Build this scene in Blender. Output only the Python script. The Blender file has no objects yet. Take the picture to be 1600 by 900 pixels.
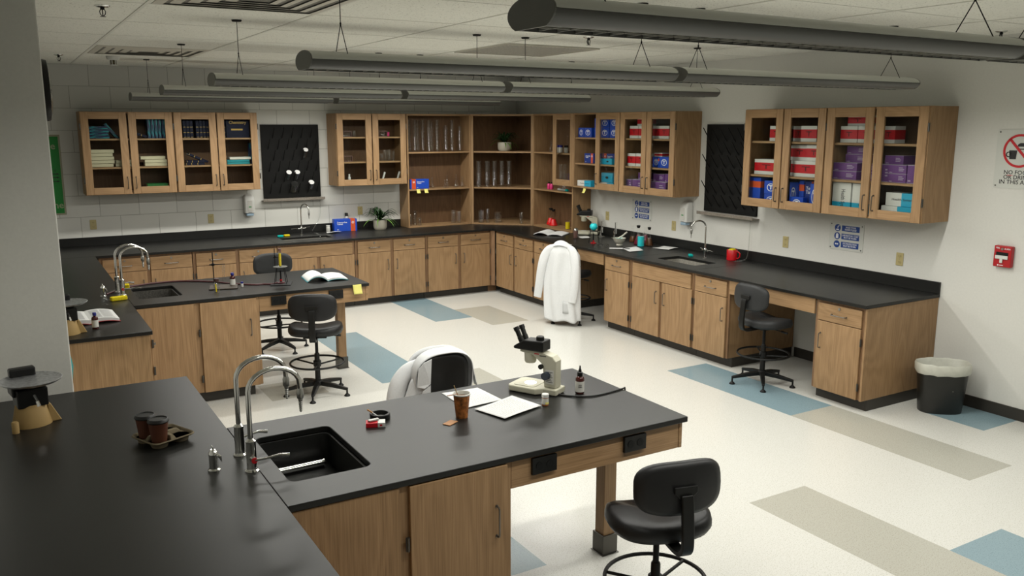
import bpy, bmesh, math, random
from mathutils import Vector, Matrix
random.seed(7)
sc = bpy.context.scene
COL = sc.collection
PI = math.pi
R = math.radians

# ------------------------------------------------------------------ mesh builder
class MB:
    def __init__(s):
        s.bm = bmesh.new()
        s.m = Matrix.Identity(4)
    def v(s, p):
        return s.bm.verts.new(s.m @ Vector(p))
    def f(s, vs, mi=0):
        try:
            fc = s.bm.faces.new(vs)
            fc.material_index = mi
            return fc
        except ValueError:
            return None
    def box(s, x0, x1, y0, y1, z0, z1, mi=0):
        vs = [s.v(p) for p in ((x0,y0,z0),(x1,y0,z0),(x1,y1,z0),(x0,y1,z0),(x0,y0,z1),(x1,y0,z1),(x1,y1,z1),(x0,y1,z1))]
        for q in ((0,3,2,1),(4,5,6,7),(0,1,5,4),(1,2,6,5),(2,3,7,6),(3,0,4,7)):
            s.f([vs[i] for i in q], mi)
        return s
    def loft(s, rings, mi=0, caps=True, closed=True):
        L = [[s.v(p) for p in r] for r in rings]
        n = len(L[0])
        for a, b in zip(L, L[1:]):
            for i in range(n if closed else n-1):
                j = (i+1) % n
                s.f([a[i], a[j], b[j], b[i]], mi)
        if caps and closed:
            s.f(L[0][::-1], mi); s.f(L[-1], mi)
        return s
    def lathe(s, prof, n=20, c=(0,0,0), mi=0, caps=True, sx=1.0, sy=1.0):
        rings = []
        for r, z in prof:
            r = max(r, 1e-4)
            rings.append([(c[0]+r*sx*math.cos(2*PI*i/n), c[1]+r*sy*math.sin(2*PI*i/n), c[2]+z) for i in range(n)])
        return s.loft(rings, mi, caps)
    def rod(s, p0, p1, r0, r1=None, n=10, mi=0):
        if r1 is None: r1 = r0
        return s.tube([p0, p1], [r0, r1], n, mi)
    def tube(s, pts, r, n=10, mi=0, caps=True):
        pts = [Vector(p) for p in pts]
        rr = r if isinstance(r, (list, tuple)) else [r]*len(pts)
        rings = []
        up = None
        for i, p in enumerate(pts):
            d = (pts[min(i+1, len(pts)-1)] - pts[max(i-1, 0)])
            d = d.normalized() if d.length > 1e-9 else Vector((0,0,1))
            if up is None:
                a = Vector((0,0,1)) if abs(d.z) < .9 else Vector((1,0,0))
                up = d.cross(a).normalized()
            else:
                up = (up - d*up.dot(d))
                up = up.normalized() if up.length > 1e-6 else d.orthogonal().normalized()
            w = d.cross(up)
            rings.append([p + (up*math.cos(2*PI*k/n) + w*math.sin(2*PI*k/n))*rr[i] for k in range(n)])
        return s.loft(rings, mi, caps)
    def prism(s, pts, lo, hi, axis='z', mi=0):
        def P(a, b, t):
            return {'z': (a,b,t), 'x': (t,a,b), 'y': (a,t,b)}[axis]
        return s.loft([[P(a,b,lo) for a,b in pts], [P(a,b,hi) for a,b in pts]], mi)
    def grid(s, fn, nu, nv, mi=0):
        g = [[s.v(fn(i/nu, j/nv)) for j in range(nv+1)] for i in range(nu+1)]
        for i in range(nu):
            for j in range(nv):
                s.f([g[i][j], g[i+1][j], g[i+1][j+1], g[i][j+1]], mi)
        return s
    def build(s, name, mats, parent=None, smooth=35, bevel=0, loc=None, rz=0, solid=0, subsurf=0, seg=2):
        bmesh.ops.recalc_face_normals(s.bm, faces=s.bm.faces)
        me = bpy.data.meshes.new(name)
        s.bm.to_mesh(me); s.bm.free()
        if not isinstance(mats, (list, tuple)): mats = [mats]
        for m in mats: me.materials.append(m)
        if smooth:
            me.polygons.foreach_set('use_smooth', [True]*len(me.polygons))
            me.set_sharp_from_angle(angle=R(smooth))
        o = bpy.data.objects.new(name, me)
        COL.objects.link(o)
        if parent is not None: o.parent = parent
        if loc is not None: o.location = loc
        o.rotation_euler = (0, 0, rz)
        if solid:
            md = o.modifiers.new('solid', 'SOLIDIFY'); md.thickness = solid; md.offset = 0
        if subsurf:
            md = o.modifiers.new('sub', 'SUBSURF'); md.levels = subsurf; md.render_levels = subsurf
        if bevel:
            md = o.modifiers.new('bev', 'BEVEL'); md.width = bevel; md.segments = seg
            md.limit_method = 'ANGLE'; md.angle_limit = R(50)
        return o

def tag(o, label=None, cat=None, group=None, kind=None):
    if label: o['label'] = label
    if cat: o['category'] = cat
    if group: o['group'] = group
    if kind: o['kind'] = kind
    return o
def thing(name, label, cat, loc=(0,0,0), rz=0, group=None, scale=None):
    o = bpy.data.objects.new(name, None)
    COL.objects.link(o)
    o.empty_display_size = .05
    o.location = loc; o.rotation_euler = (0, 0, rz)
    if scale: o.scale = scale
    return tag(o, label, cat, group)
def kids(o):
    return [c for c in COL.objects if c.parent == o]
def dup(root, label, loc, rz=0, group=None, scale=None, tilt=None):
    r = root.copy(); COL.objects.link(r)
    r.location = loc; r.rotation_euler = tilt if tilt else (0, 0, rz)
    if scale: r.scale = scale
    r['label'] = label
    if group: r['group'] = group
    for ch in kids(root):
        c = ch.copy(); COL.objects.link(c); c.parent = r
        for g in kids(ch):
            d = g.copy(); COL.objects.link(d); d.parent = c
    return r
def put(root, label, loc, rz=0, group=None, scale=None, first=set(), tilt=None):
    """the first use moves the prototype itself, later uses copy it"""
    if root.name not in first:
        first.add(root.name)
        root.location = loc; root.rotation_euler = tilt if tilt else (0, 0, rz)
        if scale: root.scale = scale
        root['label'] = label
        if group: root['group'] = group
        return root
    return dup(root, label, loc, rz, group, scale, tilt)
def struct(o):
    o['kind'] = 'structure'
    return o

_tc = {}
def text_mesh(txt, size, align='CENTER', spacing=1.0):
    key = (txt, size, align, spacing)
    if key in _tc: return _tc[key]
    cu = bpy.data.curves.new('lettering', 'FONT')
    cu.body = txt; cu.size = size; cu.align_x = align; cu.align_y = 'CENTER'
    cu.resolution_u = 2; cu.space_line = spacing; cu.extrude = .0003; cu.offset = size*.012 if size < 1 else 0
    o = bpy.data.objects.new('lettering', cu)
    COL.objects.link(o)
    bpy.context.view_layer.update()
    dg = bpy.context.evaluated_depsgraph_get()
    me = bpy.data.meshes.new_from_object(o.evaluated_get(dg))
    bpy.data.objects.remove(o); bpy.data.curves.remove(cu)
    _tc[key] = me
    return me
def lettering(txt, size, mat, parent, loc, rot=(PI/2,0,0), align='CENTER', name='lettering', xs=1.0, spacing=1.0):
    """text that faces local -Y by default"""
    me = text_mesh(txt, size, align, spacing).copy()
    me.materials.clear(); me.materials.append(mat)
    o = bpy.data.objects.new(name, me); COL.objects.link(o)
    o.parent = parent; o.location = loc; o.rotation_euler = rot; o.scale = (xs,1,1)
    return o

# ------------------------------------------------------------------ materials
def mat_new(name):
    m = bpy.data.materials.new(name); m.use_nodes = True
    nt = m.node_tree; nt.nodes.clear()
    out = nt.nodes.new('ShaderNodeOutputMaterial')
    return m, nt, out
def node(nt, typ, **kw):
    n = nt.nodes.new(typ)
    for k, v in kw.items():
        if k.startswith('i_'):
            n.inputs[k[2:].replace('_', ' ')].default_value = v
        else: setattr(n, k, v)
    return n
def bsdf(nt, out, col=(.5,.5,.5), rough=.5, metal=0, spec=.5, coat=0, coat_rough=.1):
    b = nt.nodes.new('ShaderNodeBsdfPrincipled')
    b.inputs['Base Color'].default_value = (*col, 1)
    b.inputs['Roughness'].default_value = rough
    b.inputs['Metallic'].default_value = metal
    b.inputs['Specular IOR Level'].default_value = spec
    b.inputs['Coat Weight'].default_value = coat
    b.inputs['Coat Roughness'].default_value = coat_rough
    nt.links.new(b.outputs[0], out.inputs[0])
    return b
def plain(name, col, rough=.5, metal=0, spec=.5, coat=0, noise=0, nscale=200, bump=0):
    m, nt, out = mat_new(name)
    b = bsdf(nt, out, col, rough, metal, spec, coat)
    if noise or bump:
        tc = node(nt, 'ShaderNodeTexCoord')
        nz = node(nt, 'ShaderNodeTexNoise'); nz.inputs['Scale'].default_value = nscale; nz.inputs['Detail'].default_value = 3
        nt.links.new(tc.outputs['Object'], nz.inputs['Vector'])
        if noise:
            rp = node(nt, 'ShaderNodeMapRange')
            rp.inputs['From Min'].default_value = .3; rp.inputs['From Max'].default_value = .7
            rp.inputs['To Min'].default_value = 1-noise; rp.inputs['To Max'].default_value = 1+noise
            nt.links.new(nz.outputs['Fac'], rp.inputs['Value'])
            mx = node(nt, 'ShaderNodeVectorMath', operation='SCALE'); mx.inputs[0].default_value = col
            nt.links.new(rp.outputs[0], mx.inputs['Scale'])
            nt.links.new(mx.outputs[0], b.inputs['Base Color'])
        if bump:
            bp = node(nt, 'ShaderNodeBump'); bp.inputs['Strength'].default_value = bump; bp.inputs['Distance'].default_value = .002
            nt.links.new(nz.outputs['Fac'], bp.inputs['Height']); nt.links.new(bp.outputs[0], b.inputs['Normal'])
    return m
def ramp(nt, stops):
    r = node(nt, 'ShaderNodeValToRGB')
    e = r.color_ramp.elements
    while len(e) > 1: e.remove(e[0])
    e[0].position = stops[0][0]; e[0].color = (*stops[0][1], 1)
    for p, c in stops[1:]:
        k = e.new(p); k.color = (*c, 1)
    return r
def wood(name, axis, light=(.395,.245,.124), dark=(.225,.132,.060)):
    """oak veneer whose grain runs along one axis"""
    m, nt, out = mat_new(name)
    b = bsdf(nt, out, light, .5, 0, .35)
    tc = node(nt, 'ShaderNodeTexCoord'); oi = node(nt, 'ShaderNodeObjectInfo')
    off = node(nt, 'ShaderNodeVectorMath', operation='SCALE'); off.inputs[0].default_value = (7,11,13)
    nt.links.new(oi.outputs['Random'], off.inputs['Scale'])
    ad = node(nt, 'ShaderNodeVectorMath', operation='ADD')
    nt.links.new(tc.outputs['Object'], ad.inputs[0]); nt.links.new(off.outputs[0], ad.inputs[1])
    def mapped(sa, sl):
        k = [sa, sa, sa]; k['XYZ'.index(axis)] = sl
        mp = node(nt, 'ShaderNodeMapping'); mp.inputs['Scale'].default_value = k
        nt.links.new(ad.outputs[0], mp.inputs['Vector'])
        return mp
    big = node(nt, 'ShaderNodeTexNoise'); big.inputs['Scale'].default_value = 1; big.inputs['Detail'].default_value = 2
    nt.links.new(mapped(2.6, .7).outputs[0], big.inputs['Vector'])
    mu = node(nt, 'ShaderNodeMath', operation='MULTIPLY'); mu.inputs[1].default_value = 95
    nt.links.new(big.outputs['Fac'], mu.inputs[0])
    sn = node(nt, 'ShaderNodeMath', operation='SINE'); nt.links.new(mu.outputs[0], sn.inputs[0])
    fine = node(nt, 'ShaderNodeTexNoise'); fine.inputs['Scale'].default_value = 1; fine.inputs['Detail'].default_value = 4
    nt.links.new(mapped(170, 4).outputs[0], fine.inputs['Vector'])
    m1 = node(nt, 'ShaderNodeMath', operation='MULTIPLY_ADD'); m1.inputs[1].default_value = .085; 
    nt.links.new(sn.outputs[0], m1.inputs[0]); nt.links.new(fine.outputs['Fac'], m1.inputs[2])
    tone = node(nt, 'ShaderNodeTexNoise'); tone.inputs['Scale'].default_value = 1; tone.inputs['Detail'].default_value = 2
    nt.links.new(mapped(5, .4).outputs[0], tone.inputs['Vector'])
    m2 = node(nt, 'ShaderNodeMath', operation='MULTIPLY_ADD'); m2.inputs[1].default_value = .35
    nt.links.new(tone.outputs['Fac'], m2.inputs[0]); nt.links.new(m1.outputs[0], m2.inputs[2])
    rp = ramp(nt, [(.30, dark), (.62, tuple((a+c)/2 for a, c in zip(light, dark))), (.95, light)])
    nt.links.new(m2.outputs[0], rp.inputs[0])
    nt.links.new(rp.outputs[0], b.inputs['Base Color'])
    bp = node(nt, 'ShaderNodeBump'); bp.inputs['Strength'].default_value = .15; bp.inputs['Distance'].default_value = .001
    nt.links.new(m1.outputs[0], bp.inputs['Height']); nt.links.new(bp.outputs[0], b.inputs['Normal'])
    return m
def thin_glass(name, tint=(1,1,1), base=.03, rough=.0, edge=.75):
    m, nt, out = mat_new(name)
    tr = node(nt, 'ShaderNodeBsdfTransparent'); tr.inputs[0].default_value = (*tint, 1)
    gl = node(nt, 'ShaderNodeBsdfGlossy'); gl.inputs['Roughness'].default_value = rough; gl.inputs[0].default_value = (.95,.95,.95,1)
    lw = node(nt, 'ShaderNodeLayerWeight'); lw.inputs['Blend'].default_value = .35
    mr = node(nt, 'ShaderNodeMapRange'); mr.inputs['To Min'].default_value = base; mr.inputs['To Max'].default_value = edge
    nt.links.new(lw.outputs['Facing'], mr.inputs['Value'])
    pw = node(nt, 'ShaderNodeMath', operation='POWER'); pw.inputs[1].default_value = 1.6
    nt.links.new(mr.outputs[0], pw.inputs[0])
    mx = node(nt, 'ShaderNodeMixShader')
    nt.links.new(pw.outputs[0], mx.inputs[0]); nt.links.new(tr.outputs[0], mx.inputs[1]); nt.links.new(gl.outputs[0], mx.inputs[2])
    nt.links.new(mx.outputs[0], out.inputs[0])
    return m
def emit(name, col, strength):
    m, nt, out = mat_new(name)
    e = node(nt, 'ShaderNodeEmission'); e.inputs[0].default_value = (*col, 1); e.inputs[1].default_value = strength
    nt.links.new(e.outputs[0], out.inputs[0])
    return m

WZ = wood('oak_upright_grain', 'Z'); WX = wood('oak_long_grain', 'X'); WY = wood('oak_deep_grain', 'Y')
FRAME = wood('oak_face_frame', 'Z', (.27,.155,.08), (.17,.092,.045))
BACKW_SHADE = wood('oak_back_panel_shaded', 'Z', (.165,.092,.045), (.095,.050,.024))  # same oak, darkened: shade inside the cabinets and bookcases is painted in
EPOXY = plain('black_epoxy_worktop', (.012,.012,.011), .34, 0, .28, 0, .16, 420)
GREYBASIN = plain('grey_sink_bowl', (.26,.245,.21), .5, 0, .4, 0, .2, 60)
FARBASIN = plain('speckled_dark_sink_bowl', (.085,.08,.07), .6, 0, .3, 0, .4, 90)
EPOXY_IN = plain('black_epoxy_basin', (.012,.012,.011), .45)
BLACK = plain('black_plastic', (.006,.006,.0055), .42, 0, .3)
PEGB = plain('black_pegboard', (.007,.007,.0065), .6, 0, .18)
MATTE = plain('matt_black_metal', (.005,.005,.005), .55, 0, .25)
VINYL = plain('black_vinyl', (.009,.009,.0095), .44, 0, .35, 0, .1, 300)
GREYV = plain('charcoal_vinyl', (.022,.023,.024), .5, 0, .35, 0, .1, 300)
CHROME = plain('polished_chrome', (.62,.62,.60), .12, 1)
STEEL = plain('brushed_steel', (.36,.36,.34), .32, 1)
PULLM = plain('antique_pewter', (.19,.18,.165), .35, .9)
DARKM = plain('aged_bronze', (.10,.095,.085), .4, .8)
RUBBER = plain('dark_rubber_base', (.030,.026,.020), .5)
PAINT = plain('off_white_wall_paint', (.69,.685,.635), .6, 0, .3, 0, .02, 60, .15)
GREYPAINT = plain('pale_grey_lamp_enamel', (.58,.59,.54), .38, 0, .5)
SHADEENAM = plain('shaded_underside_lamp_enamel', (.085,.086,.078), .4, 0, .5)  # same lamp enamel, darkened: shade on the underside is put into the colour
LAMPCAP = plain('dark_grey_lamp_cap', (.13,.13,.115), .5)
LOUVER = plain('satin_aluminium_louvre', (.55,.55,.5), .35, .6)
WHITEP = plain('white_plastic', (.68,.68,.64), .35)
BLUEP = plain('pale_blue_plastic', (.30,.42,.52), .4)
BEIGE = plain('beige_outlet_plastic', (.50,.42,.20), .4)
BEIGED = plain('beige_shadow_slot', (.10,.085,.04), .6)
CREAM = plain('cream_enamel', (.50,.48,.37), .45)
PAPER = plain('white_paper', (.70,.70,.68), .8, 0, .2)
PAGES = plain('book_pages', (.66,.64,.57), .85, 0, .1)
CLOTH = plain('white_cotton', (.72,.73,.73), .9, 0, .1, 0, .03, 90, .3)
INK = plain('black_ink', (.015,.015,.015), .6)
GREYINK = plain('grey_ink', (.30,.30,.30), .7)
WHITEINK = plain('white_ink', (.85,.86,.88), .6)
BLUEBOX = plain('royal_blue_card', (.008,.065,.47), .45)
NAVYBOX = plain('navy_card', (.010,.035,.22), .45)
ORANGE = plain('orange_red_card', (.62,.085,.02), .45)
REDC = plain('red_card', (.50,.004,.012), .45)
WHITEC = plain('white_card', (.66,.66,.62), .5)
PURPLE = plain('purple_card', (.135,.045,.20), .5)
CYANC = plain('cyan_card', (.02,.36,.55), .45)
TEALBK = plain('teal_cover', (.01,.26,.30), .5)

NAVYBK = plain('navy_cover', (.008,.010,.028), .5, 0, .2)
GOLD = plain('gold_foil', (.45,.30,.08), .4, .4)
GREENBK = plain('green_cover', (.012,.14,.025), .45)
CREAMBK = plain('cream_cover', (.60,.56,.38), .6)
YELLOWN = plain('yellow_sticky_paper', (.80,.74,.20), .7)
SPONGE = plain('yellow_sponge', (.70,.56,.02), .9, 0, .1, 0, .2, 120, .5)
TSPONGE = plain('turquoise_sponge', (.01,.40,.37), .9, 0, .1, 0, .2, 120, .5)
REDP = plain('red_glazed_ceramic', (.55,.006,.012), .25)
REDLIQ = plain('red_liquid', (.78,.010,.012), .2)
YELLIQ = plain('yellow_liquid', (.80,.62,.01), .2)
CYANLIQ = plain('cyan_liquid', (.02,.70,.76), .2)
PINKLIQ = plain('pink_liquid', (.75,.05,.22), .25)
WINELIQ = plain('wine_liquid', (.16,.01,.03), .2)
AMBERLIQ = plain('amber_liquid', (.10,.035,.008), .2)
AMBERG = plain('amber_bottle_glass', (.055,.008,.006), .12)
AMBERP = plain('amber_translucent_plastic', (.42,.13,.03), .3)
BLUECAP = plain('blue_screw_cap', (.01,.015,.20), .4)
KRAFT = plain('kraft_card', (.36,.235,.085), .7)
PULP = plain('grey_brown_pulp', (.17,.14,.09), .9, 0, .1, 0, .1, 100, .5)
CUPBROWN = plain('brown_paper_cup', (.30,.105,.025), .55, 0, .4, 0, .75, 45)
CUPDARK = plain('dark_brown_paper_cup', (.085,.024,.009), .55)
TINBROWN = plain('brown_tin', (.15,.08,.065), .4, 0, .5)
CERAM = plain('cream_porcelain', (.56,.53,.44), .35)
POTM = plain('ivory_plant_pot', (.50,.47,.38), .5)
SOIL = plain('dark_soil', (.02,.015,.01), .9)
LEAFD = plain('dark_green_leaf', (.012,.038,.009), .45)
LEAFL = plain('light_green_leaf', (.12,.26,.04), .45)
REDHOSE = plain('dark_red_rubber', (.06,.006,.009), .45)
REDD = plain('red_enamel', (.42,.01,.015), .35)
SIGNM = plain('grey_white_sign_plate', (.62,.63,.58), .4)
SIGNB = plain('sign_blue', (.01,.055,.26), .5)
SIGNR = plain('sign_red', (.55,.008,.015), .5)
GREENP = plain('green_poster', (.0,.20,.02), .5)
POSTERB = plain('pale_poster_border', (.33,.32,.22), .6)
TEALP = plain('teal_notice_paper', (.01,.26,.26), .6)
VENTM = plain('beige_grey_vent_metal', (.62,.59,.51), .5)
VENTD = plain('vent_shadow_gap', (.19,.18,.155), .7)
TRASH = plain('black_bin_plastic', (.012,.012,.010), .38)
LINER = plain('translucent_white_bin_liner', (.60,.60,.52), .45, 0, .5, 0, .06, 30, .6)
PLATE = plain('galvanised_pan', (.50,.51,.53), .38, .9, .5, 0, .25, 60)
RACKW = plain('beige_tray_ledge', (.22,.19,.155), .5, 0, .5, 0, .3, 80)
LABELM = plain('off_white_label', (.62,.61,.56), .6)
HOSECLR = thin_glass('clear_hose', (.93,.94,.93), .12, .1)
GLASS = thin_glass('clear_laboratory_glass', (.96,.965,.96), .14, .03, .95)
GLASSC = thin_glass('flask_glass_over_liquid', (.99,.99,.99), .03, .02, .6)
PANE = thin_glass('cabinet_pane', (.93,.94,.93), .012, .02, .35)
BEAKW = thin_glass('frosted_beaker_glass', (.75,.75,.72), .25, .35, .8)
WHITEG = plain('milky_beaker_base', (.80,.80,.78), .4)
GLOW = emit('lit_stage', (1,1,.97), 9)

def block_wall():
    m, nt, out = mat_new('painted_concrete_block')
    b = bsdf(nt, out, (.6,.6,.54), .6, 0, .3)
    tc = node(nt, 'ShaderNodeTexCoord'); sx = node(nt, 'ShaderNodeSeparateXYZ'); cx = node(nt, 'ShaderNodeCombineXYZ')
    nt.links.new(tc.outputs['Object'], sx.inputs[0])
    a = node(nt, 'ShaderNodeMath', operation='ADD'); a.inputs[1].default_value = 5.854+.4375*4
    z = node(nt, 'ShaderNodeMath', operation='ADD'); z.inputs[1].default_value = -1.0+.255*6
    nt.links.new(sx.outputs[0], a.inputs[0]); nt.links.new(sx.outputs[2], z.inputs[0])
    nt.links.new(a.outputs[0], cx.inputs[0]); nt.links.new(z.outputs[0], cx.inputs[1])
    br = node(nt, 'ShaderNodeTexBrick', offset=.5, offset_frequency=2, squash=1, squash_frequency=2)
    br.inputs['Color1'].default_value = (.70,.695,.645,1); br.inputs['Color2'].default_value = (.66,.655,.605,1)
    br.inputs['Mortar'].default_value = (.40,.395,.355,1); br.inputs['Scale'].default_value = 1
    br.inputs['Mortar Size'].default_value = .0035; br.inputs['Mortar Smooth'].default_value = .4
    br.inputs['Brick Width'].default_value = .4375; br.inputs['Row Height'].default_value = .255
    nt.links.new(cx.outputs[0], br.inputs['Vector']); nt.links.new(br.outputs['Color'], b.inputs['Base Color'])
    bp = node(nt, 'ShaderNodeBump', invert=True); bp.inputs['Strength'].default_value = .6; bp.inputs['Distance'].default_value = .004
    nt.links.new(br.outputs['Fac'], bp.inputs['Height']); nt.links.new(bp.outputs[0], b.inputs['Normal'])
    return m
def speckled(name, col, dark, rough=.22, scale=160, amount=.62, coat=.0, seam=None, spec=.5):
    """vinyl or mineral tile: a plain colour with small flecks of another"""
    m, nt, out = mat_new(name)
    b = bsdf(nt, out, col, rough, 0, spec)
    tc = node(nt, 'ShaderNodeTexCoord')
    n1 = node(nt, 'ShaderNodeTexNoise'); n1.inputs['Scale'].default_value = scale; n1.inputs['Detail'].default_value = 2
    nt.links.new(tc.outputs['Object'], n1.inputs['Vector'])
    rp = ramp(nt, [(0, col), (amount, col), (amount+.05, dark)])
    nt.links.new(n1.outputs['Fac'], rp.inputs[0])
    n2 = node(nt, 'ShaderNodeTexNoise'); n2.inputs['Scale'].default_value = scale*.45; n2.inputs['Detail'].default_value = 3
    nt.links.new(tc.outputs['Object'], n2.inputs['Vector'])
    mr = node(nt, 'ShaderNodeMapRange'); mr.inputs['To Min'].default_value = .93; mr.inputs['To Max'].default_value = 1.06
    nt.links.new(n2.outputs['Fac'], mr.inputs['Value'])
    mx = node(nt, 'ShaderNodeVectorMath', operation='SCALE')
    nt.links.new(rp.outputs[0], mx.inputs[0]); nt.links.new(mr.outputs[0], mx.inputs['Scale'])
    nt.links.new(mx.outputs[0], b.inputs['Base Color'])
    return m
BLOCK = block_wall()
FL_W = speckled('white_vinyl_tile', (.66,.655,.61), (.46,.45,.38), amount=.585)
FL_B = speckled('blue_vinyl_tile', (.235,.335,.375), (.15,.225,.26), amount=.585)
FL_G = speckled('grey_vinyl_tile', (.45,.44,.38), (.32,.31,.26), amount=.585)
CEIL = speckled('mineral_ceiling_tile', (.92,.91,.82), (.42,.41,.34), .9, 70, .64, spec=.1)
TEALIMG = speckled('teal_blue_printed_cover', (.006,.022,.075), (.01,.25,.28), .4, 2.2, .50)
LAMP_W = 34.0; LAMP_C = (1.0,.985,.925); EXPO = 0.06
# ------------------------------------------------------------------ layout constants (metres)
H = .907; T = .028; CZ = 3.03; XW = -7.0; YF = -12.6
# floor: vinyl tiles with coloured accents
PX, PY = .506, .507
def fx(k): return -.469 - PX*k
def fy(k): return -2.25 - PY*k
ACC = {}
def acc(i0, i1, k0, k1, mi):
    for i in range(i0, i1):
        for k in range(k0, k1): ACC[(i, k)] = mi
# cell i spans fx(i+1)..fx(i); cell k spans fy(k+1)..fy(k)
acc(1,2, 6,9, 1)      # blue by the stool at the knee space
acc(1,2, 9,12, 2)     # grey strip past the end cabinet
acc(0,1, 9,10, 0)
acc(-1,0, 10,11, 1)   # blue by the bin
acc(5-1,5, 11,14, 2)  # long grey in the foreground
acc(3,4, 13,15, 1)    # blue in the foreground
acc(3,4, -3,0, 1)     # blue by the back cabinets
acc(2,3, -1,1, 2)
acc(6,7, 0,4, 1)      # blue beside the far bench
acc(5,6, 4,7, 2)
acc(8,9, 3,4, 2)
acc(8,9, 10,11, 1)
acc(7,8, 13,15, 1); acc(0,1, 14,17, 2)
b = MB()
xs = sorted([XW, 0] + [fx(k) for k in range(0, 13)]); ys = sorted([YF, 0] + [fy(k) for k in range(-4, 20)])
for a0, a1 in zip(xs, xs[1:]):
    for c0, c1 in zip(ys, ys[1:]):
        i = round((-.469 - (a0+a1)/2)/PX - .5) if a1 < -.4 else -1
        k = round((-2.25 - (c0+c1)/2)/PY - .5)
        b.f([b.v((a0,c0,0)), b.v((a1,c0,0)), b.v((a1,c1,0)), b.v((a0,c1,0))], ACC.get((i,k), 0))
bmesh.ops.remove_doubles(b.bm, verts=b.bm.verts, dist=1e-5)
bt = [b.v((x, y, -.05)) for x, y in ((XW,YF),(0,YF),(0,0),(XW,0))]; b.f(bt)
struct(b.build('floor', [FL_W, FL_B, FL_G], smooth=0))
struct(MB().box(XW,0, YF,0, CZ,CZ+.05).build('ceiling', CEIL, smooth=0))
struct(MB().box(XW-.1,.1, 0,.1, 0,CZ).build('wall_back', BLOCK, smooth=0))
struct(MB().box(0,.1, YF,0, 0,CZ).build('wall_right', PAINT, smooth=0))
struct(MB().box(XW-.1,XW, YF,0, 0,CZ).build('wall_left', PAINT, smooth=0))
struct(MB().box(XW-.1,.1, YF-.1,YF, 0,CZ).build('wall_front', PAINT, smooth=0))
struct(MB().box(XW,-6.62, -6.31,-5.06, 0,CZ).build('wall_partition', PAINT, smooth=0, bevel=.006))
struct(MB().box(-.012,0, YF,-7.07, 0,.098).box(-.012,0, -6.54,-5.55, 0,.098).box(-.012,0, -3.51,-2.54, 0,.098).build('baseboard_right', RUBBER, smooth=0))
# suspended ceiling grid
g = MB()
for x in (-6.03,-5.03,-4.0,-3.0,-2.0,-1.0): g.box(x-.010,x+.010, YF,0, CZ-.004,CZ)
g2 = MB()
k = 0
while -.79-1.01*k > YF:
    y = -.79-1.01*k; k += 1
    g2.box(XW,0, y-.005,y+.005, CZ-.002,CZ)
TB = plain('ceiling_grid_metal', (.78,.77,.69), .6)
struct(g.build('trim_1', TB, smooth=0)); struct(g2.build('trim_2', TB, smooth=0))

# ------------------------------------------------------------------ worktops
def rrect(x0,x1,y0,y1,r=.03,n=4):
    P = []
    for cx,cy,a in ((x1-r,y0+r,-90),(x1-r,y1-r,0),(x0+r,y1-r,90),(x0+r,y0+r,180)):
        for i in range(n+1):
            t = R(a+90*i/n); P.append((cx+r*math.cos(t), cy+r*math.sin(t)))
    return P
def slab(name, outer, holes, z0, z1, mat, parent=None, bevel=.003):
    b = MB(); es = []
    for loop in [outer]+holes:
        vs = [b.v((x,y,z1)) for x,y in loop]
        es += [b.bm.edges.new((vs[i], vs[(i+1)%len(vs)])) for i in range(len(vs))]
    r = bmesh.ops.triangle_fill(b.bm, use_beauty=True, use_dissolve=False, edges=es)
    fs = [g for g in r['geom'] if isinstance(g, bmesh.types.BMFace)]
    e = bmesh.ops.extrude_face_region(b.bm, geom=fs)
    vs = [g for g in e['geom'] if isinstance(g, bmesh.types.BMVert)]
    bmesh.ops.translate(b.bm, verts=vs, vec=(0,0,z0-z1))
    return b.build(name, mat, parent, smooth=40, bevel=bevel)
def basin(parent, x0,x1,y0,y1, depth=.20, mat=EPOXY_IN, wallm=None, r=.03):
    """hanging sink bowl under a cutout, with a drain"""
    o = rrect(x0+.001,x1-.001,y0+.001,y1-.001,r); inn = rrect(x0+.012,x1-.012,y0+.012,y1-.012,r)
    z1 = H-T-.001; z0 = H-depth
    b = MB()
    b.loft([[(x,y,z0-.012) for x,y in o],[(x,y,z1) for x,y in o],[(x,y,z1) for x,y in inn],[(x,y,z0) for x,y in inn]], caps=True)
    s = b.build('sink_basin', mat, parent, smooth=40)
    d = MB().lathe([(.0,.002),(.022,.002),(.028,.006),(.034,.004),(.034,0)], 20, ((x0+x1)/2,(y0+y1)/2,z0))
    d.build('drain', STEEL, s)
    return s
def splash(parent, boxes):
    b = MB()
    for q in boxes: b.box(*q)
    return b.build('backsplash', EPOXY, parent, smooth=0, bevel=.002)
Z0 = H-T; e = .0012
SB = H+.0005; SH = H+.104
wt1 = slab('worktop', [(XW+e,-.972),(0-e,-.972),(0-e,-e),(XW+e,-e)][::1], [rrect(-3.85,-3.21,-.715,-.46)], Z0, H, EPOXY)
tag(wt1, 'black epoxy worktop along the concrete block wall with a small sink', 'worktop', 'black epoxy worktops')
basin(wt1, -3.85,-3.21,-.715,-.46, .18, GREYBASIN)
splash(wt1, [(XW+.002,-1.958,-.022,-.002,SB,SH), (XW+.002,XW+.022,-.972,-.024,SB,SH)])
wt2 = slab('worktop', [(-.972,-7.07),(-e,-7.07),(-e,-.974),(-.972,-.974)], [rrect(-.765,-.445,-4.84,-4.245)], Z0, H, EPOXY)
tag(wt2, 'long black epoxy worktop carrying the red mug and coloured flasks', 'worktop', 'black epoxy worktops')
basin(wt2, -.765,-.445,-4.84,-4.245, .18, GREYBASIN)
splash(wt2, [(-.022,-.002,-7.07,-1.96,SB,SH)])
wt3 = slab('worktop', [(XW+e,-5.042),(-6.033,-5.042),(-6.033,-.974),(XW+e,-.974)], [], Z0, H, EPOXY)
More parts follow.
